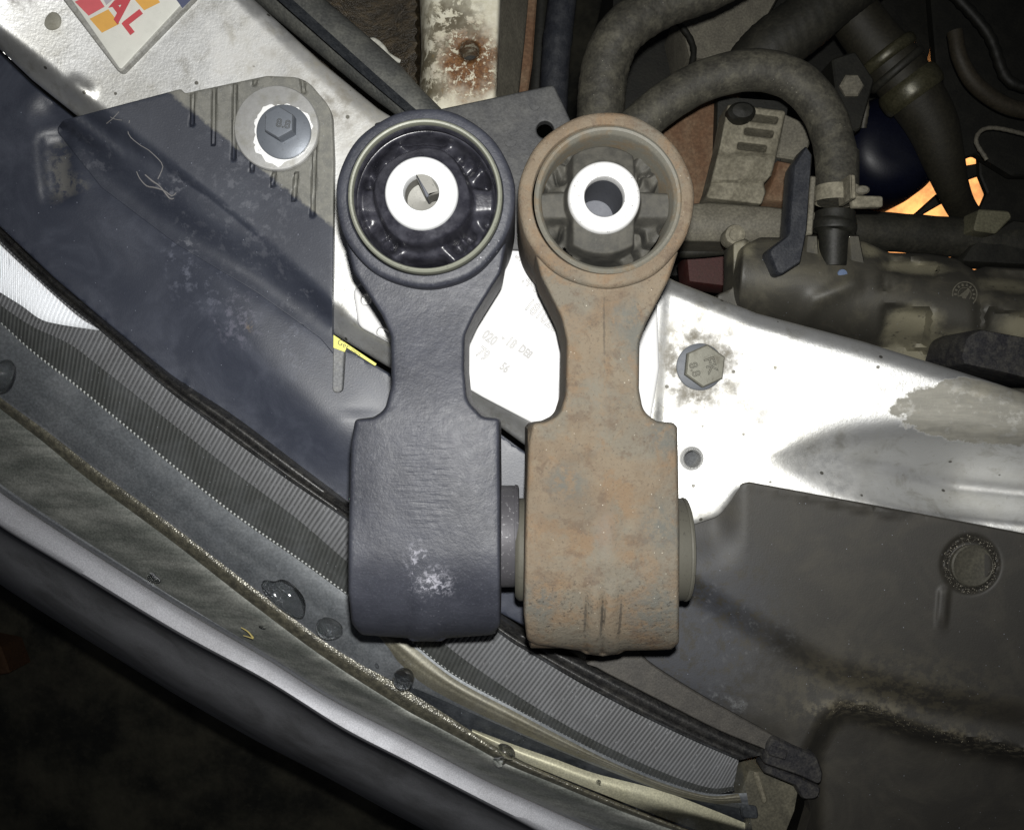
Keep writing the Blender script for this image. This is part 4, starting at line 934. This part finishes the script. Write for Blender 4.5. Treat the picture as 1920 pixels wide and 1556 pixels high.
    for i in range(nr+1):
        for j in range(na):
            a = 2*math.pi*j/na; s = i/nr
            px = (1-s)*(cs.x*1000+(sl_r*k-.3)*math.cos(a))+s*(cr_.x*1000+(ri+.1)*math.cos(a)); py = (1-s)*(cs.y*1000+(sl_r*k-.3)*math.sin(a))+s*(cr_.y*1000+(ri+.1)*math.sin(a))
            u, w_ = px-cs.x*1000, py-cs.y*1000; rr = math.hypot(u, w_); g = (rr-sl_r*k)
            arm = (1-sm(3.6, 6.0, abs(w_+.6)))*(-4.5-2.0*sm(0, 9, g))
            B0 = -22.0 if not old else -33.0
            hz = -22.0+float((1-sm(3.4, 6.4, abs(w_+.8))))*(22-5.5-.12*g)
            lob = -22.0+float((1-sm(8.4, 10.2, abs(u))))*float(1-sm(5.0, 8.2, g))*(22-1.2-.42*g)
            if not old: lob = -22.0+float(1-sm(3.3, 5.0, g+.5*math.sin(4*math.atan2(w_, u))*1.0))*(22-1.3-.55*g); lob = max(lob, -22.0+float(1-sm(5.5, 8.0, abs(u)))*float(1-sm(6.0, 8.8, g))*(22-6.5-.6*g))
            else: lob = -22.0+float((1-sm(8.4, 10.2, abs(u))))*float(1-sm(5.0, 6.4, g))*(22-1.2-.42*g)
            web = -22.0+float((1-sm(1.5, 4.5, abs(abs(math.atan2(w_, u))-math.pi/4 if w_*u > 0 else abs(abs(math.atan2(w_, u))-3*math.pi/4))*rr)))*(9 if not old else 6)
            edge = -22.0+float(sm(ri-2.2, ri-.4, math.hypot(px-cr_.x*1000, py-cr_.y*1000)))*17
            neckr = -22+float(1-sm(.2, 1.8, g))*20.6
            if not old:
                q_ = abs(abs(math.atan2(w_, u)) % (math.pi/2)-math.pi/4)*rr
                web = max(web, -22+float(1-sm(7.2, 9.0, q_))*(13.5-8.5*math.exp(-((q_-1.2-.12*g)/1.5)**2)*float(sm(2.6, 4.2, g))*(1-.6*float(sm(6.5, 8.2, g)))+.5*math.sin(px*.8+py*.5)))
            else:
                q_ = abs(abs(math.atan2(w_, u)) % (math.pi/2)-math.pi/4)*rr; sg = 1 if u*w_ > 0 else -1
                crack = abs(q_-2.6-.7*math.sin(rr*1.1+sg)) < .30 and g > 2.0
                if q_ < 7.6 and not crack: web = max(web, -10.5-1.2*math.sin(px*.9)*math.cos(py*.8+1)-.25*g)
            z = max(hz if hz > -21.9 else B0, lob if lob > -21.9 else B0, web if web > -21.9 else B0, neckr if neckr > -21.9 else B0, edge if not old else B0)
            v.append((px, py)); keep.append([u, w_, g, z])
    Zg = np.array([q[3] for q in keep]).reshape(nr+1, na)
    for it in range(2 if old else 4):
        Zs = Zg.copy(); Zs[1:-1] = (Zg[:-2]+2*Zg[1:-1]+Zg[2:])/4; Zg = Zs
        for _ in range(2 if old else 3): Zg = (np.roll(Zg, 1, 1)+2*Zg+np.roll(Zg, -1, 1))/4
    for q, zz in zip(keep, Zg.ravel()): q[3] = float(zz)
    v = [Vector((a_, b_, zt+q[3]))*.001 for (a_, b_), q in zip(v, keep)]
    for i in range(nr):
        for j in range(na):
            q = (i*na+j, i*na+(j+1) % na, (i+1)*na+(j+1) % na, (i+1)*na+j)
            u, w_, g, z = keep[q[0]]
            if old and w_ < -8 and -10.6 < u < -7.6 and g > 3.0 and max(keep[t][3] for t in q) < -12: continue
            (fl_ if old and min(keep[t][3] for t in q) < -26 else f).append(q)
    mk('rubber_bush', *up(v, f), rub, rt, angle=75)
    if fl_: mk('bush_floor', *up(v, fl_), RUB_NEW, rt, angle=50)  # darkness of the deep gaps put into the colour, black under old rubber
    # sleeve
    so, hi = sl_r*k, hole_r*k
    lathe('inner_sleeve', P(*sl_c, zt), [(so, -40), (so, -.5), (so-.4, .5), (so-1.0, .9), (so-1.6, .9), (so-1.75, .8), (so-1.9, .9), (hi+1.6, .9), (hi+1.45, .82), (hi+1.3, .9), (hi+.7, .9), (hi+.2, .6), (hi, 0), (hi, -3)], alu, rt, seg=72)
    lathe('sleeve_bore', P(*sl_c, zt), [(hi+.02, -.2), (hi+.01, -26 if old else -9), (0, -26.4 if old else -9.6)], bore, rt, seg=48)
    if key:
        a, b = key; prism('locating_key', fillet([(777, 317, 4), (803, 316, 3), (824, 357, 3), (822, 362, 2), (806, 366, 2), (800, 372, 2), (779, 330, 3)], 2), zt+.45, zt-7, bore, rt, .5)
        prism('key_flank', fillet([(777, 320, 2), (781, 331, 2), (800, 372, 2), (805, 366, 2)], 1), zt+.6, zt-6, STEEL_DK, rt, .2)
    # cross pin sleeve through the eye
    pa = Vector((0, -yc*.001, zc*.001)); xa, xb = (xs[2]-CX)*mmpx(zc+14)*1000, (xs[3]-CX)*mmpx(zc+13)*1000
    prof = [(8, xa-.2), (14.2, xa), (15.0, xa+.7), (15.4, xa+1.4), (15.4, xb-1.4), (15.0, xb-.7), (14.2, xb), (8, xb+.2)]
    lathe('pin_sleeve', pa, prof, slv, rt, seg=64, axis='X')
    lathe('pin_flange', pa, [(13, xb-1.2), (15.5, xb-1.1), (15.65, xb-.6), (15.4, xb), (14.6, xb+.3), (7, xb+.3), (6.6, xb-1)], slv, rt, seg=64, axis='X')
    return rt
def arm_outline(o, rc, rad, a0, a1):
    arc = [(rc[0]+rad*math.cos(a), rc[1]+rad*math.sin(a)) for a in np.linspace(a1, a0, 40)]
    return np.vstack([fillet(o, 0, 4)[0:], np.array(arc)])
blk = fillet([(649, 457, 0), (662, 510, 40), (716, 592, 60), (732, 628, 40), (734, 720, 60), (722, 768, 60), (700, 782, 16), (666, 786, 9), (658, 830, 0), (653, 1000, 0), (653, 1110, 40), (660, 1170, 20), (678, 1190, 14), (765, 1196, 4), (772, 1202, 4), (828, 1202, 4), (838, 1196, 4), (922, 1190, 10), (938, 1172, 12), (939, 1000, 0), (937, 784, 8), (905, 781, 18), (876, 750, 40), (871, 690, 60), (872, 630, 40), (890, 592, 60), (940, 512, 40), (950, 457, 0)], 0)
arc = [(797+152*math.cos(a), 374+152*math.sin(a)) for a in np.linspace(math.radians(30), math.radians(150), 50)]
mount('black_mount', 'new black painted engine mount with glossy rubber and bright sleeve, left of the pair', BLACK, LIP_OLIVE, RUB_NEW, ALU, STEEL_IN, SLEEVE_N,
      (797, 370), 169, 146, 133, (790, 362), 69, 33, 58, np.vstack([blk, np.array(arc)]), 1194, (655, 940, 672, 972), (800, 30), 5.5, (1, 1), False)
rst = fillet([(1002, 474, 0), (1014, 520, 40), (1052, 596, 60), (1062, 640, 40), (1060, 740, 50), (1048, 778, 40), (1022, 790, 16), (998, 793, 10), (990, 830, 0), (984, 1000, 0), (982, 1150, 0), (988, 1200, 14), (1004, 1208, 10), (1088, 1220, 4), (1098, 1226, 4), (1130, 1230, 4), (1160, 1226, 4), (1172, 1220, 4), (1258, 1218, 8), (1273, 1205, 9), (1274, 1000, 0), (1270, 800, 8), (1262, 792, 8), (1232, 790, 12), (1206, 772, 36), (1198, 730, 40), (1199, 640, 60), (1212, 606, 50), (1254, 525, 60), (1271, 474, 0)], 0)
arc = [(1137+148*math.cos(a), 376+148*math.sin(a)) for a in np.linspace(math.radians(32), math.radians(148), 50)]
mount('rusty_mount', 'old rusty brown engine mount with torn grey rubber, right of the pair', RUST, LIP_WORN, RUB_OLD, ALU_W, STEEL_DK, SLEEVE_O,
      (1137, 374), 166, 139, 124, (1133, 370), 68, 37, 60, np.vstack([rst, np.array(arc)]), 1221, (984, 1276, 966, 1302), (1130, 36), 2.2, None, True)

# ================================================================ engine bay
# grey plate with a hole under the eyelets
gp = root('grey_bracket_plate', 'flat grey plastic plate with round hole behind the mount rings', 'bracket plate', P(980, 300, 0))
sheet('plate', fillet([(700, 232, 4), (1038, 160, 5), (1060, 205, 20), (1085, 262, 20), (1090, 330, 20), (1002, 420, 10), (985, 470, 10), (930, 468, 10), (760, 330, 10)], 6), lambda X, Y: 4.6+0*X, GREYPLATE, gp, step=12, rim=3, drop=.6, thick=3, holes=[circ(1022, 244, 16, 16, 26)])
for x, y, r in ((1003, 198, 10), (957, 265, 12)):
    lathe('moulded_dot', P(x, y, 4.62), [(r*.175, -.2), (r*.17, .25), (0, .35)], GREYPLATE, gp, seg=20)
# rubber seal along the panel's upper edge
tag(tube('rubber_seal', [(470, -60, -22, 44), (560, 15, -22, 43), (640, 82, -20, 42), (720, 150, -18, 40), (770, 195, -16, 34), (840, 260, -16, 30)], SEAL, None, seg=24, n=70), 'thick grey rubber seal tube running diagonally along the panel edge, top', 'rubber seal')
mk('seam_lip', *up(*loft_geo([[P(*p, -4) for p in crom([(470, -45), (600, 70), (700, 158), (780, 225)], 50)], [P(*p, -7.5) for p in crom([(488, -55), (618, 62), (716, 150), (796, 220)], 50)]])), DARKGAP, cm)
# oily rail and flaking bracket
orl = root('chassis_rail', 'wet oily black-brown chassis rail at the top, left of the flaking bracket', 'chassis rail', P(690, 60, -80))
sheet('rail', [(540, -80), (860, -80), (860, 260), (700, 260), (560, 100)], lambda X, Y: -62+6*np.sin(X/40)+.0*Y-18*sm(780, 800, X), OILY, orl, step=12, rim=3, thick=40)
wc = root('wire_clip', 'short off-white bent wire clip behind the rubber seal', 'wire clip', P(720, 95, -40))
tube('wire', [(684, 82, -34, 4.5), (700, 76, -34, 5), (716, 88, -36, 5.5), (728, 104, -38, 5.5), (750, 116, -40, 4)], WHITECLIP, wc, seg=10, n=26)
fb = root('flaking_bracket', 'cream painted bracket with flaking paint, rust patch and round hole, top middle', 'bracket', P(880, 90, -50))
sheet('bracket_face', fillet([(784, -80, 4), (942, -80, 10), (936, 60, 4), (930, 200, 10), (912, 260, 4), (780, 260, 4), (790, 100, 4)], 4), lambda X, Y: -38+3*sm(0, 60, X-780)-8*(1-sm(0, 30, X-780)), FLAKE, fb, step=10, rim=8, drop=4, thick=50, holes=[circ(880, 96, 17, 17, 28)])
lathe('bracket_hole', P(880, 96, -38), [(4.0, 0), (4.0, -12), (0, -12)], DARKMETAL, fb, seg=26)
sheet('bracket_side', [(938, -80), (998, -80), (985, 60), (970, 190), (960, 260), (918, 260), (932, 60)], lambda X, Y: -44-.55*(X-925), ALLOY_D, fb, step=10, rim=4, drop=1, thick=30)
tag(prism('red_strip', [(992, -80), (1012, -80), (998, 120), (982, 220), (966, 220), (980, 60)], -84, -110, RUSTPANEL, None, .8), 'narrow rust-red metal strip right of the flaking bracket', 'metal strip')
tag(tube('dark_pipe', [(1062, -60, -95, 26), (1052, 20, -95, 27), (1042, 110, -95, 27), (1036, 230, -95, 27)], BLACKGLOSS, None, seg=22, n=40, mod=lambda t, q: 1+.05*(1 if .42 < t < .5 else 0)), 'glossy black vertical pipe between the red strip and the big grey hose', 'pipe')
tag(tube('thin_dark_pipe', [(1018, -60, -130, 16), (1012, 80, -130, 16), (1000, 240, -130, 16)], DARKMETAL, None, seg=14, n=20), 'thin dark pipe hidden behind the glossy black pipe', 'pipe')
# big hoses
rip = lambda t, q: 1+.018*math.sin(t*150)*math.sin(q*4+t*50)
tag(tube('large_hose', [(1420, -70, -55, 40), (1330, -22, -55, 41), (1240, 10, -56, 43), (1172, 55, -56, 44), (1140, 110, -58, 45), (1128, 180, -60, 45), (1126, 290, -62, 45)], RUBHOSE, None, seg=28, n=120, mod=rip), 'large dusty grey hose bending from the top down behind the rusty ring', 'hose')
ah = root('arched_hose', 'dusty grey hose arching over the slotted bracket down to the clamped tank neck', 'hose', P(1420, 140, -40))
tube('hose', [(1130, 300, -48, 38), (1190, 242, -46, 38), (1250, 192, -44, 38), (1325, 150, -42, 38), (1415, 132, -40, 38), (1490, 152, -40, 38), (1543, 210, -38, 38), (1566, 285, -36, 37), (1570, 345, -34, 36), (1570, 378, -33, 36)], RUBHOSE, ah, seg=30, n=150, mod=lambda t, q: 1+.006*math.sin(t*90)+.03*math.exp(-((t-.86)/.02)**2))
tube('hose_cuff', [(1569, 290, -36, 40), (1570, 330, -35, 39), (1570, 362, -34, 38)], RUBHOSE, ah, seg=24, n=20, mod=lambda t, q: 1+.04*max(0, math.cos(6*q)))
clp = root('hose_clamp', 'pale metal spring clamp with two tabs round the arched hose end', 'hose clamp', P(1570, 378, -30))
tube('clamp_band', [(1570, 352, -33, 40), (1569, 366, -33, 40.5), (1568, 381, -33, 40)], CAST_DUST, clp, seg=32, n=10, caps=False)
prism('clamp_tab', fillet([(1596, 366, 2), (1656, 368, 4), (1656, 388, 4), (1600, 388, 2)], 2), -26, -29, CAST_DUST, clp, .4)
prism('clamp_ear', fillet([(1594, 326, 1), (1604, 328, 2), (1606, 372, 2), (1596, 372, 1)], 1), -18, -30, CAST_DUST, clp, .4)
lathe('clamp_pin', P(1617, 356, -26), [(1.6, -3), (1.7, 0), (1.2, .8), (0, 1)], ALLOY_D, clp, seg=16, squash=(1.6, 1))
# reservoir
RAX = [(1380, 505), (1500, 520), (1700, 560), (1940, 612)]
def z_res(X, Y):
    yc = np.interp(X, [p[0] for p in RAX], [p[1] for p in RAX]); hw = np.interp(X, [1380, 1420, 1640, 1680, 1820, 1850, 1940], [92, 100, 104, 92, 96, 88, 90])
    u = np.clip((Y-yc)/hw, -1, 1); z = -62+34*np.sqrt(np.clip(1-.92*u*u, 0, 1))
    z -= 3.0*np.exp(-((X-1660)/10)**2)*(Y < 540); z -= 3.0*np.exp(-((X-1838)/9)**2)
    z -= 6.0*sbox(X, Y, 1712, 502, 46, 13, .16, 9)+6.0*sbox(X, Y, 1895, 532, 48, 15, .16, 9)
    z -= 5.5*sbox(X, Y, 1698, 612, 44, 34, .08, 12)+5*sbox(X, Y, 1895, 612, 46, 26, .12, 12)
    z += 2.5*np.exp(-((sline([(1480, 640), (1530, 565), (1600, 530)], X, Y))/16)**2)*(X > 1470)*(X < 1620)
    return z
rs = root('coolant_tank', 'long dusty black plastic tank with recessed panels and a round moulded date stamp', 'tank', P(1650, 560, -60))
sheet('tank_body', fillet([(1392, 462, 14), (1425, 445, 20), (1500, 446, 10), (1620, 452, 20), (1668, 474, 10), (1740, 476, 20), (1790, 484, 20), (1828, 508, 12), (1846, 500, 8), (1960, 506), (1960, 760), (1800, 722), (1620, 672), (1420, 622), (1380, 600), (1386, 520)], 6), z_res, BAYPLASTIC, rs, step=7, rim=6, drop=4, thick=25)
sheet('tank_flange', fillet([(1374, 456, 8), (1400, 446, 10), (1416, 470, 10), (1408, 510, 20), (1404, 560, 10), (1412, 620, 4), (1340, 600, 4), (1345, 552, 8), (1374, 540, 10)], 4), lambda X, Y: -40+3*np.exp(-((X-1402+(Y-520)*.05)/5)**2), BAYPLASTIC, rs, step=7, rim=3, drop=1.5, thick=14)
tube('tank_neck', [(1566, 398, -33, 36), (1565, 415, -33, 37), (1564, 420, -33, 40), (1564, 434, -33, 40), (1563, 440, -33, 28), (1562, 500, -33, 24)], DARKMETAL, rs, seg=26, n=40)
for x0, x1 in ((1512, 1534), (1590, 1612)):
    prism('neck_gusset', fillet([(x0, 440, 2), (x1, 440, 2), (x1+(4 if x0 < 1550 else 12), 500, 4), (x0-(4 if x0 < 1550 else -4), 490, 4)], 2), -32, -48, BAYPLASTIC, rs, .8)
zst = float(z_res(np.array([1808.]), np.array([552.]))[0])+.4
dsm = MB(); k = mmpx(zst)*1000
dsm.add(*lathe_geo(P(1808, 552, zst), [(24*k, -.6), (24*k, .35), (21.8*k, .35), (21.8*k, -.2)], 40))
dsm.add(*lathe_geo(P(1808, 552, zst), [(13*k, -.6), (13*k, .25), (11.8*k, .25), (11.8*k, -.2)], 30))
for q in range(14):
    a = 2*math.pi*q/14; c = P(1808, 552, zst); d = Vector((math.cos(a), math.sin(a), 0)); n_ = Vector((-d.y, d.x, 0)); vs = []
    for h in (-.3, .3):
        for rr, ss in ((15*k, -.35), (20*k, -.35), (20*k, .35), (15*k, .35)): vs.append(c+(d*rr+n_*ss+Vector((0, 0, h)))*.001)
    dsm.add(vs, [(4, 5, 6, 7), (0, 1, 5, 4), (1, 2, 6, 5), (2, 3, 7, 6), (3, 0, 4, 7)])
dsm.add(*prism_geo([(1796, 556), (1816, 540), (1820, 545), (1810, 562), (1806, 566), (1804, 556)], zst+.35, zst-.4, .05))
dsm.build('date_stamp', mat_dusty('stamp_dust', (.070, .065, .048), (.11, .10, .075), .5, .3, .7, 1.2, .3), rs, smooth='recalc')
lathe('blue_dot', P(1580, 514, float(z_res(np.array([1580.]), np.array([514.]))[0])+.05), [(1.9, -.3), (1.7, .12), (0, .2)], flat('blue_paint_dab', (.085, .12, .20), .6), rs, seg=16)
# upright black fin
fn = root('black_fin', 'tall blue-black upright plastic fin rising from the left end of the tank', 'plastic fin', P(1490, 400, -50))
prism('fin_blade', fillet([(1512, 272, 3), (1524, 290, 4), (1514, 430, 4), (1502, 492, 8), (1460, 520, 10), (1440, 470, 14), (1478, 440, 8), (1488, 310, 8)], 3), -20, -30, BLACKGLOSS, fn, .8)
prism('fin_rib', fillet([(1520, 330, 2), (1531, 330, 2), (1524, 440, 2), (1512, 440, 2)], 2), -30, -58, ALLOY_D, fn, .5)
# slotted bracket
sb = root('slotted_bracket', 'dusty grey cast bracket with four dark slots under the arched hose', 'bracket', P(1400, 300, -70))
def slot(x, y): return fillet([(x-27, y-10, 4), (x+27, y-3, 2), (x+24, y+9, 2), (x-29, y+3, 4)], 2)
sheet('bracket_body', fillet([(1364, 196, 4), (1474, 208, 6), (1454, 300, 4), (1446, 330, 4), (1432, 345, 3), (1436, 360, 4), (1428, 384, 5), (1322, 372, 6), (1330, 350, 4), (1350, 270, 4)], 3), lambda X, Y: -66+1.5*np.sin(X/17+Y/23)+2.5*sm(286, 296, Y)-2.5*sm(335, 345, Y), CAST_DUST, sb, step=6, rim=4, drop=1.6, thick=14,
      holes=[slot(1432, 202+22), slot(1424, 250), slot(1411, 277)])
prism('slot_backing', [(1345, 180), (1480, 190), (1460, 330), (1340, 330)], -84, -90, DARKMETAL, sb, .5)
lathe('bracket_knob', P(1392, 208, -60), [(4.4, -6), (4.4, -1), (3.2, .6), (0, 1)], DARKMETAL, sb, seg=22, squash=(1.3, .9))
prism('side_cap', fillet([(1458, 300, 3), (1500, 308, 3), (1494, 384, 4), (1432, 376, 3), (1450, 330, 3)], 3), -74, -92, RUSTPANEL, sb, 1)
prism('side_cap', fillet([(1470, 212, 4), (1530, 240, 4), (1506, 302, 3), (1456, 294, 3)], 3), -82, -96, ALLOY_D, sb, .8)
tag(prism('metal_sheet', fillet([(1210, 180, 4), (1400, 140, 4), (1360, 280, 4), (1328, 390, 4), (1220, 400, 4)], 4), -92, -110, RUSTPANEL, None, 1), 'rust-brown panel behind the slotted bracket, right of the rusty ring', 'metal sheet')
rl = root('cross_rail', 'dirty grey cross rail with a round capped bolt right of the rusty ring', 'rail', P(1400, 420, -70))
sheet('rail_left', fillet([(1230, 388, 3), (1330, 380, 3), (1440, 388, 3), (1530, 398, 3), (1530, 462, 4), (1400, 456, 4), (1230, 452, 4)], 3), lambda X, Y: -66-.0025*(Y-415)**2, ALLOY_D, rl, step=7, rim=3, drop=2, thick=24)
lathe('capped_bolt', P(1378, 441, -48), [(3.9, -8), (4.1, 0), (3.8, .9), (2.6, 1.3), (2.2, 1.0), (0, 1.1)], CAST_DUST, rl, seg=30)
tag(tube('dark_cross_tube', [(1590, 430, -88, 36), (1700, 438, -90, 36), (1820, 448, -92, 37), (1960, 462, -92, 40)], RUBHOSE_D, None, seg=24, n=50, mod=lambda t, q: 1+.01*math.sin(t*40)), 'dark dirty cross tube running to the right edge above the tank', 'tube')
tb = root('support_tab', 'small dusty metal tab standing on the dark cross tube', 'bracket', P(1860, 412, -80))
prism('tab', fillet([(1836, 392, 4), (1894, 396, 8), (1898, 408, 6), (1868, 438, 4), (1826, 432, 4)], 3), -74, -86, mat_dusty('olive_tab', (.10, .095, .06), (.15, .14, .09), .5, .2, .6, 1, .3), tb, .6)
prism('tab_foot', fillet([(1820, 460, 4), (1900, 412, 6), (1960, 420, 4), (1960, 500, 4), (1800, 492, 6)], 4), -84, -98, DARKMETAL, tb, 1)
tag(prism('rubber_block', fillet([(1800, 668, 6), (1812, 628, 26), (1840, 616, 20), (1960, 638, 4), (1960, 720, 4), (1880, 700, 4), (1806, 684, 6)], 6), -8, -34, CLIP, None, 2.2), 'black rubber stop block above the silver panel at the right edge', 'rubber block')
# blue oil filter
of = root('oil_filter', 'round dark blue oil filter in the shadows right of the arched hose', 'oil filter', P(1665, 290, -150))
k = mmpx(-120)*1000
lathe('filter_can', P(1652, 290, -150), [(104*k, -40), (106*k, -4), (102*k, 10), (92*k, 18), (68*k, 23), (40*k, 24), (0, 24)], BLUEFILTER, of, seg=64)
# dark hoses of the upper right
tag(tube('dark_elbow_hose', [(1640, -60, -100, 50), (1560, 0, -100, 52), (1500, 50, -102, 54), (1440, 95, -105, 54), (1390, 150, -110, 50)], RUBHOSE_D, None, seg=24, n=60, mod=rip), 'thick dark elbow hose at the top right above the arched hose', 'hose')
iv = root('banded_hose', 'dark olive hose with shiny ribbed bands curving down at the far right', 'hose', P(1700, 150, -110))
tube('hose_body', [(1560, -50, -112, 46), (1610, 40, -112, 46), (1684, 136, -112, 50), (1742, 222, -116, 46), (1768, 296, -122, 37), (1785, 350, -130, 29), (1808, 398, -145, 25), (1850, 440, -160, 24)], mat_dusty('olive_rubber', (.017, .015, .009), (.030, .027, .016), .5, .1, .6, .8, .4), iv, seg=26, n=90)
BAND = mat_dusty('olive_metal_band', (.05, .047, .026), (.09, .083, .048), .5, .3, .36, 1.0, .2, .5, .3)
for a, b, r in (((1655, 98), (1668, 116), 58), ((1676, 126), (1686, 138), 56), ((1696, 152), (1720, 186), 58)):
    tube('hose_band', [(a[0], a[1], -112, r*.92), (a[0]*.75+b[0]*.25, a[1]*.75+b[1]*.25, -112, r), (a[0]*.25+b[0]*.75, a[1]*.25+b[1]*.75, -112, r), (b[0], b[1], -112, r*.92)], BAND if r != 56 else RUBHOSE_D, iv, seg=30, n=10)
tag(tube('curved_loom', [(1790, 60, -135, 14), (1800, 110, -135, 14), (1830, 160, -137, 15), (1890, 200, -140, 15), (1970, 215, -142, 15)], mat_dusty('brown_loom', (.032, .026, .016), (.05, .04, .025), .5, .2, .6, .8, .3), None, seg=14, n=50), 'thin brown wiring loom curving to the top right edge', 'cable')
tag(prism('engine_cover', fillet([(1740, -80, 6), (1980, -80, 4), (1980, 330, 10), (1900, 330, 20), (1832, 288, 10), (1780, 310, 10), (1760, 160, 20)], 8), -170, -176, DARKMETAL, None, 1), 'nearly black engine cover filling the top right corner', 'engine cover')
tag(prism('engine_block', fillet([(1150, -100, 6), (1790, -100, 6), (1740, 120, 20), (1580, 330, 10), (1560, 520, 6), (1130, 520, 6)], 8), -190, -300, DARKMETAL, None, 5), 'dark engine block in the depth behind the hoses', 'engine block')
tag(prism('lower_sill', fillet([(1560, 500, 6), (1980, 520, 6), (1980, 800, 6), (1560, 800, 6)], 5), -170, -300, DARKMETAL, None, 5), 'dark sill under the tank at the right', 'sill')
eb = root('alternator_frame', 'black bars of an engine frame crossing the orange-lit gaps at the right', 'frame', P(1800, 350, -200))
prism('frame_bar', fillet([(1690, 420, 4), (1722, 396, 4), (1760, 362, 6), (1800, 345, 4), (1800, 372, 4), (1768, 381, 6), (1732, 402, 4), (1700, 440, 4)], 3), -190, -194, DARKMETAL, eb, .8)
prism('frame_bar', fillet([(1780, 322, 4), (1812, 310, 3), (1846, 304, 4), (1846, 326, 4), (1800, 342, 6)], 3), -190, -194, DARKMETAL, eb, .8)
prism('frame_plate', fillet([(1836, 280, 4), (2000, 270, 4), (2000, 480, 4), (1836, 480, 4), (1830, 412, 4), (1852, 362, 6), (1838, 328, 6)], 5), -185, -189, DARKMETAL, eb, .8)
tag(prism('red_duct', fillet([(1285, 478, 6), (1380, 470, 6), (1372, 540, 6), (1290, 530, 6)], 5), -110, -130, REDPART, None, 2), 'dull red plastic duct in the gap below the cross rail', 'duct')
tag(tube('dark_pipe', [(1230, 470, -95, 12), (1300, 472, -95, 12), (1400, 462, -95, 12)], RUBHOSE_D, None, seg=12, n=20), 'thin dark pipe under the cross rail above the red duct', 'pipe')
tag(prism('alloy_web', fillet([(1270, 20, 6), (1440, -60, 6), (1480, -40, 6), (1430, 50, 10), (1370, 120, 8), (1290, 110, 8)], 5), -150, -190, ALLOY_D, None, 3), 'dim cast alloy web between the large hose and the dark elbow hose', 'casting')
# brick on the floor
tag(prism('brick', fillet([(-60, 1200, 2), (0, 1212, 2), (18, 1262, 3), (-60, 1275, 2)], 2), -715, -760, BRICK, None, 2), 'orange brick corner on the dark floor at the left edge', 'brick')

for nm, pts, mm, lab in (('thin_cable', [(1180, -40, -140, 6), (1260, 30, -138, 6), (1300, 90, -135, 6), (1285, 160, -132, 6)], DARKMETAL, 'thin black cable dangling beside the alloy web'),
                         ('thin_cable', [(1590, 60, -120, 7), (1600, 130, -120, 7), (1622, 190, -122, 7), (1618, 240, -126, 7)], BAYPLASTIC, 'grey cable dropping between the elbow hose and the banded hose'),
                         ('thin_cable', [(1850, 300, -150, 4), (1830, 262, -150, 4), (1860, 240, -150, 4), (1960, 262, -150, 4)], ALLOY_D, 'fine pale cable crossing the dark corner at the right'),
                         ('thin_cable', [(1760, -40, -150, 10), (1850, 60, -150, 10), (1890, 150, -150, 10), (1960, 170, -150, 10)], DARKMETAL, 'black corrugated cable in the top right corner')):
    tag(tube(nm, pts, mm, None, seg=10, n=40, mod=lambda t, q: 1+.1*math.sin(t*160)), lab, 'cable', 'thin cables in the engine bay')
pc = root('pipe_coupling', 'dim metal pipe coupling between the arched hose and the banded hose', 'coupling', P(1600, 190, -100))
prism('coupling_body', fillet([(1560, 110, 6), (1604, 96, 8), (1640, 150, 8), (1612, 250, 10), (1575, 230, 8)], 5), -92, -112, DARKMETAL, pc, .8)
lathe('coupling_nut', P(1598, 160, -90), [(5, -4), (5.4, -.5), (4.6, .4), (0, .5)], ALLOY_D, pc, seg=6)
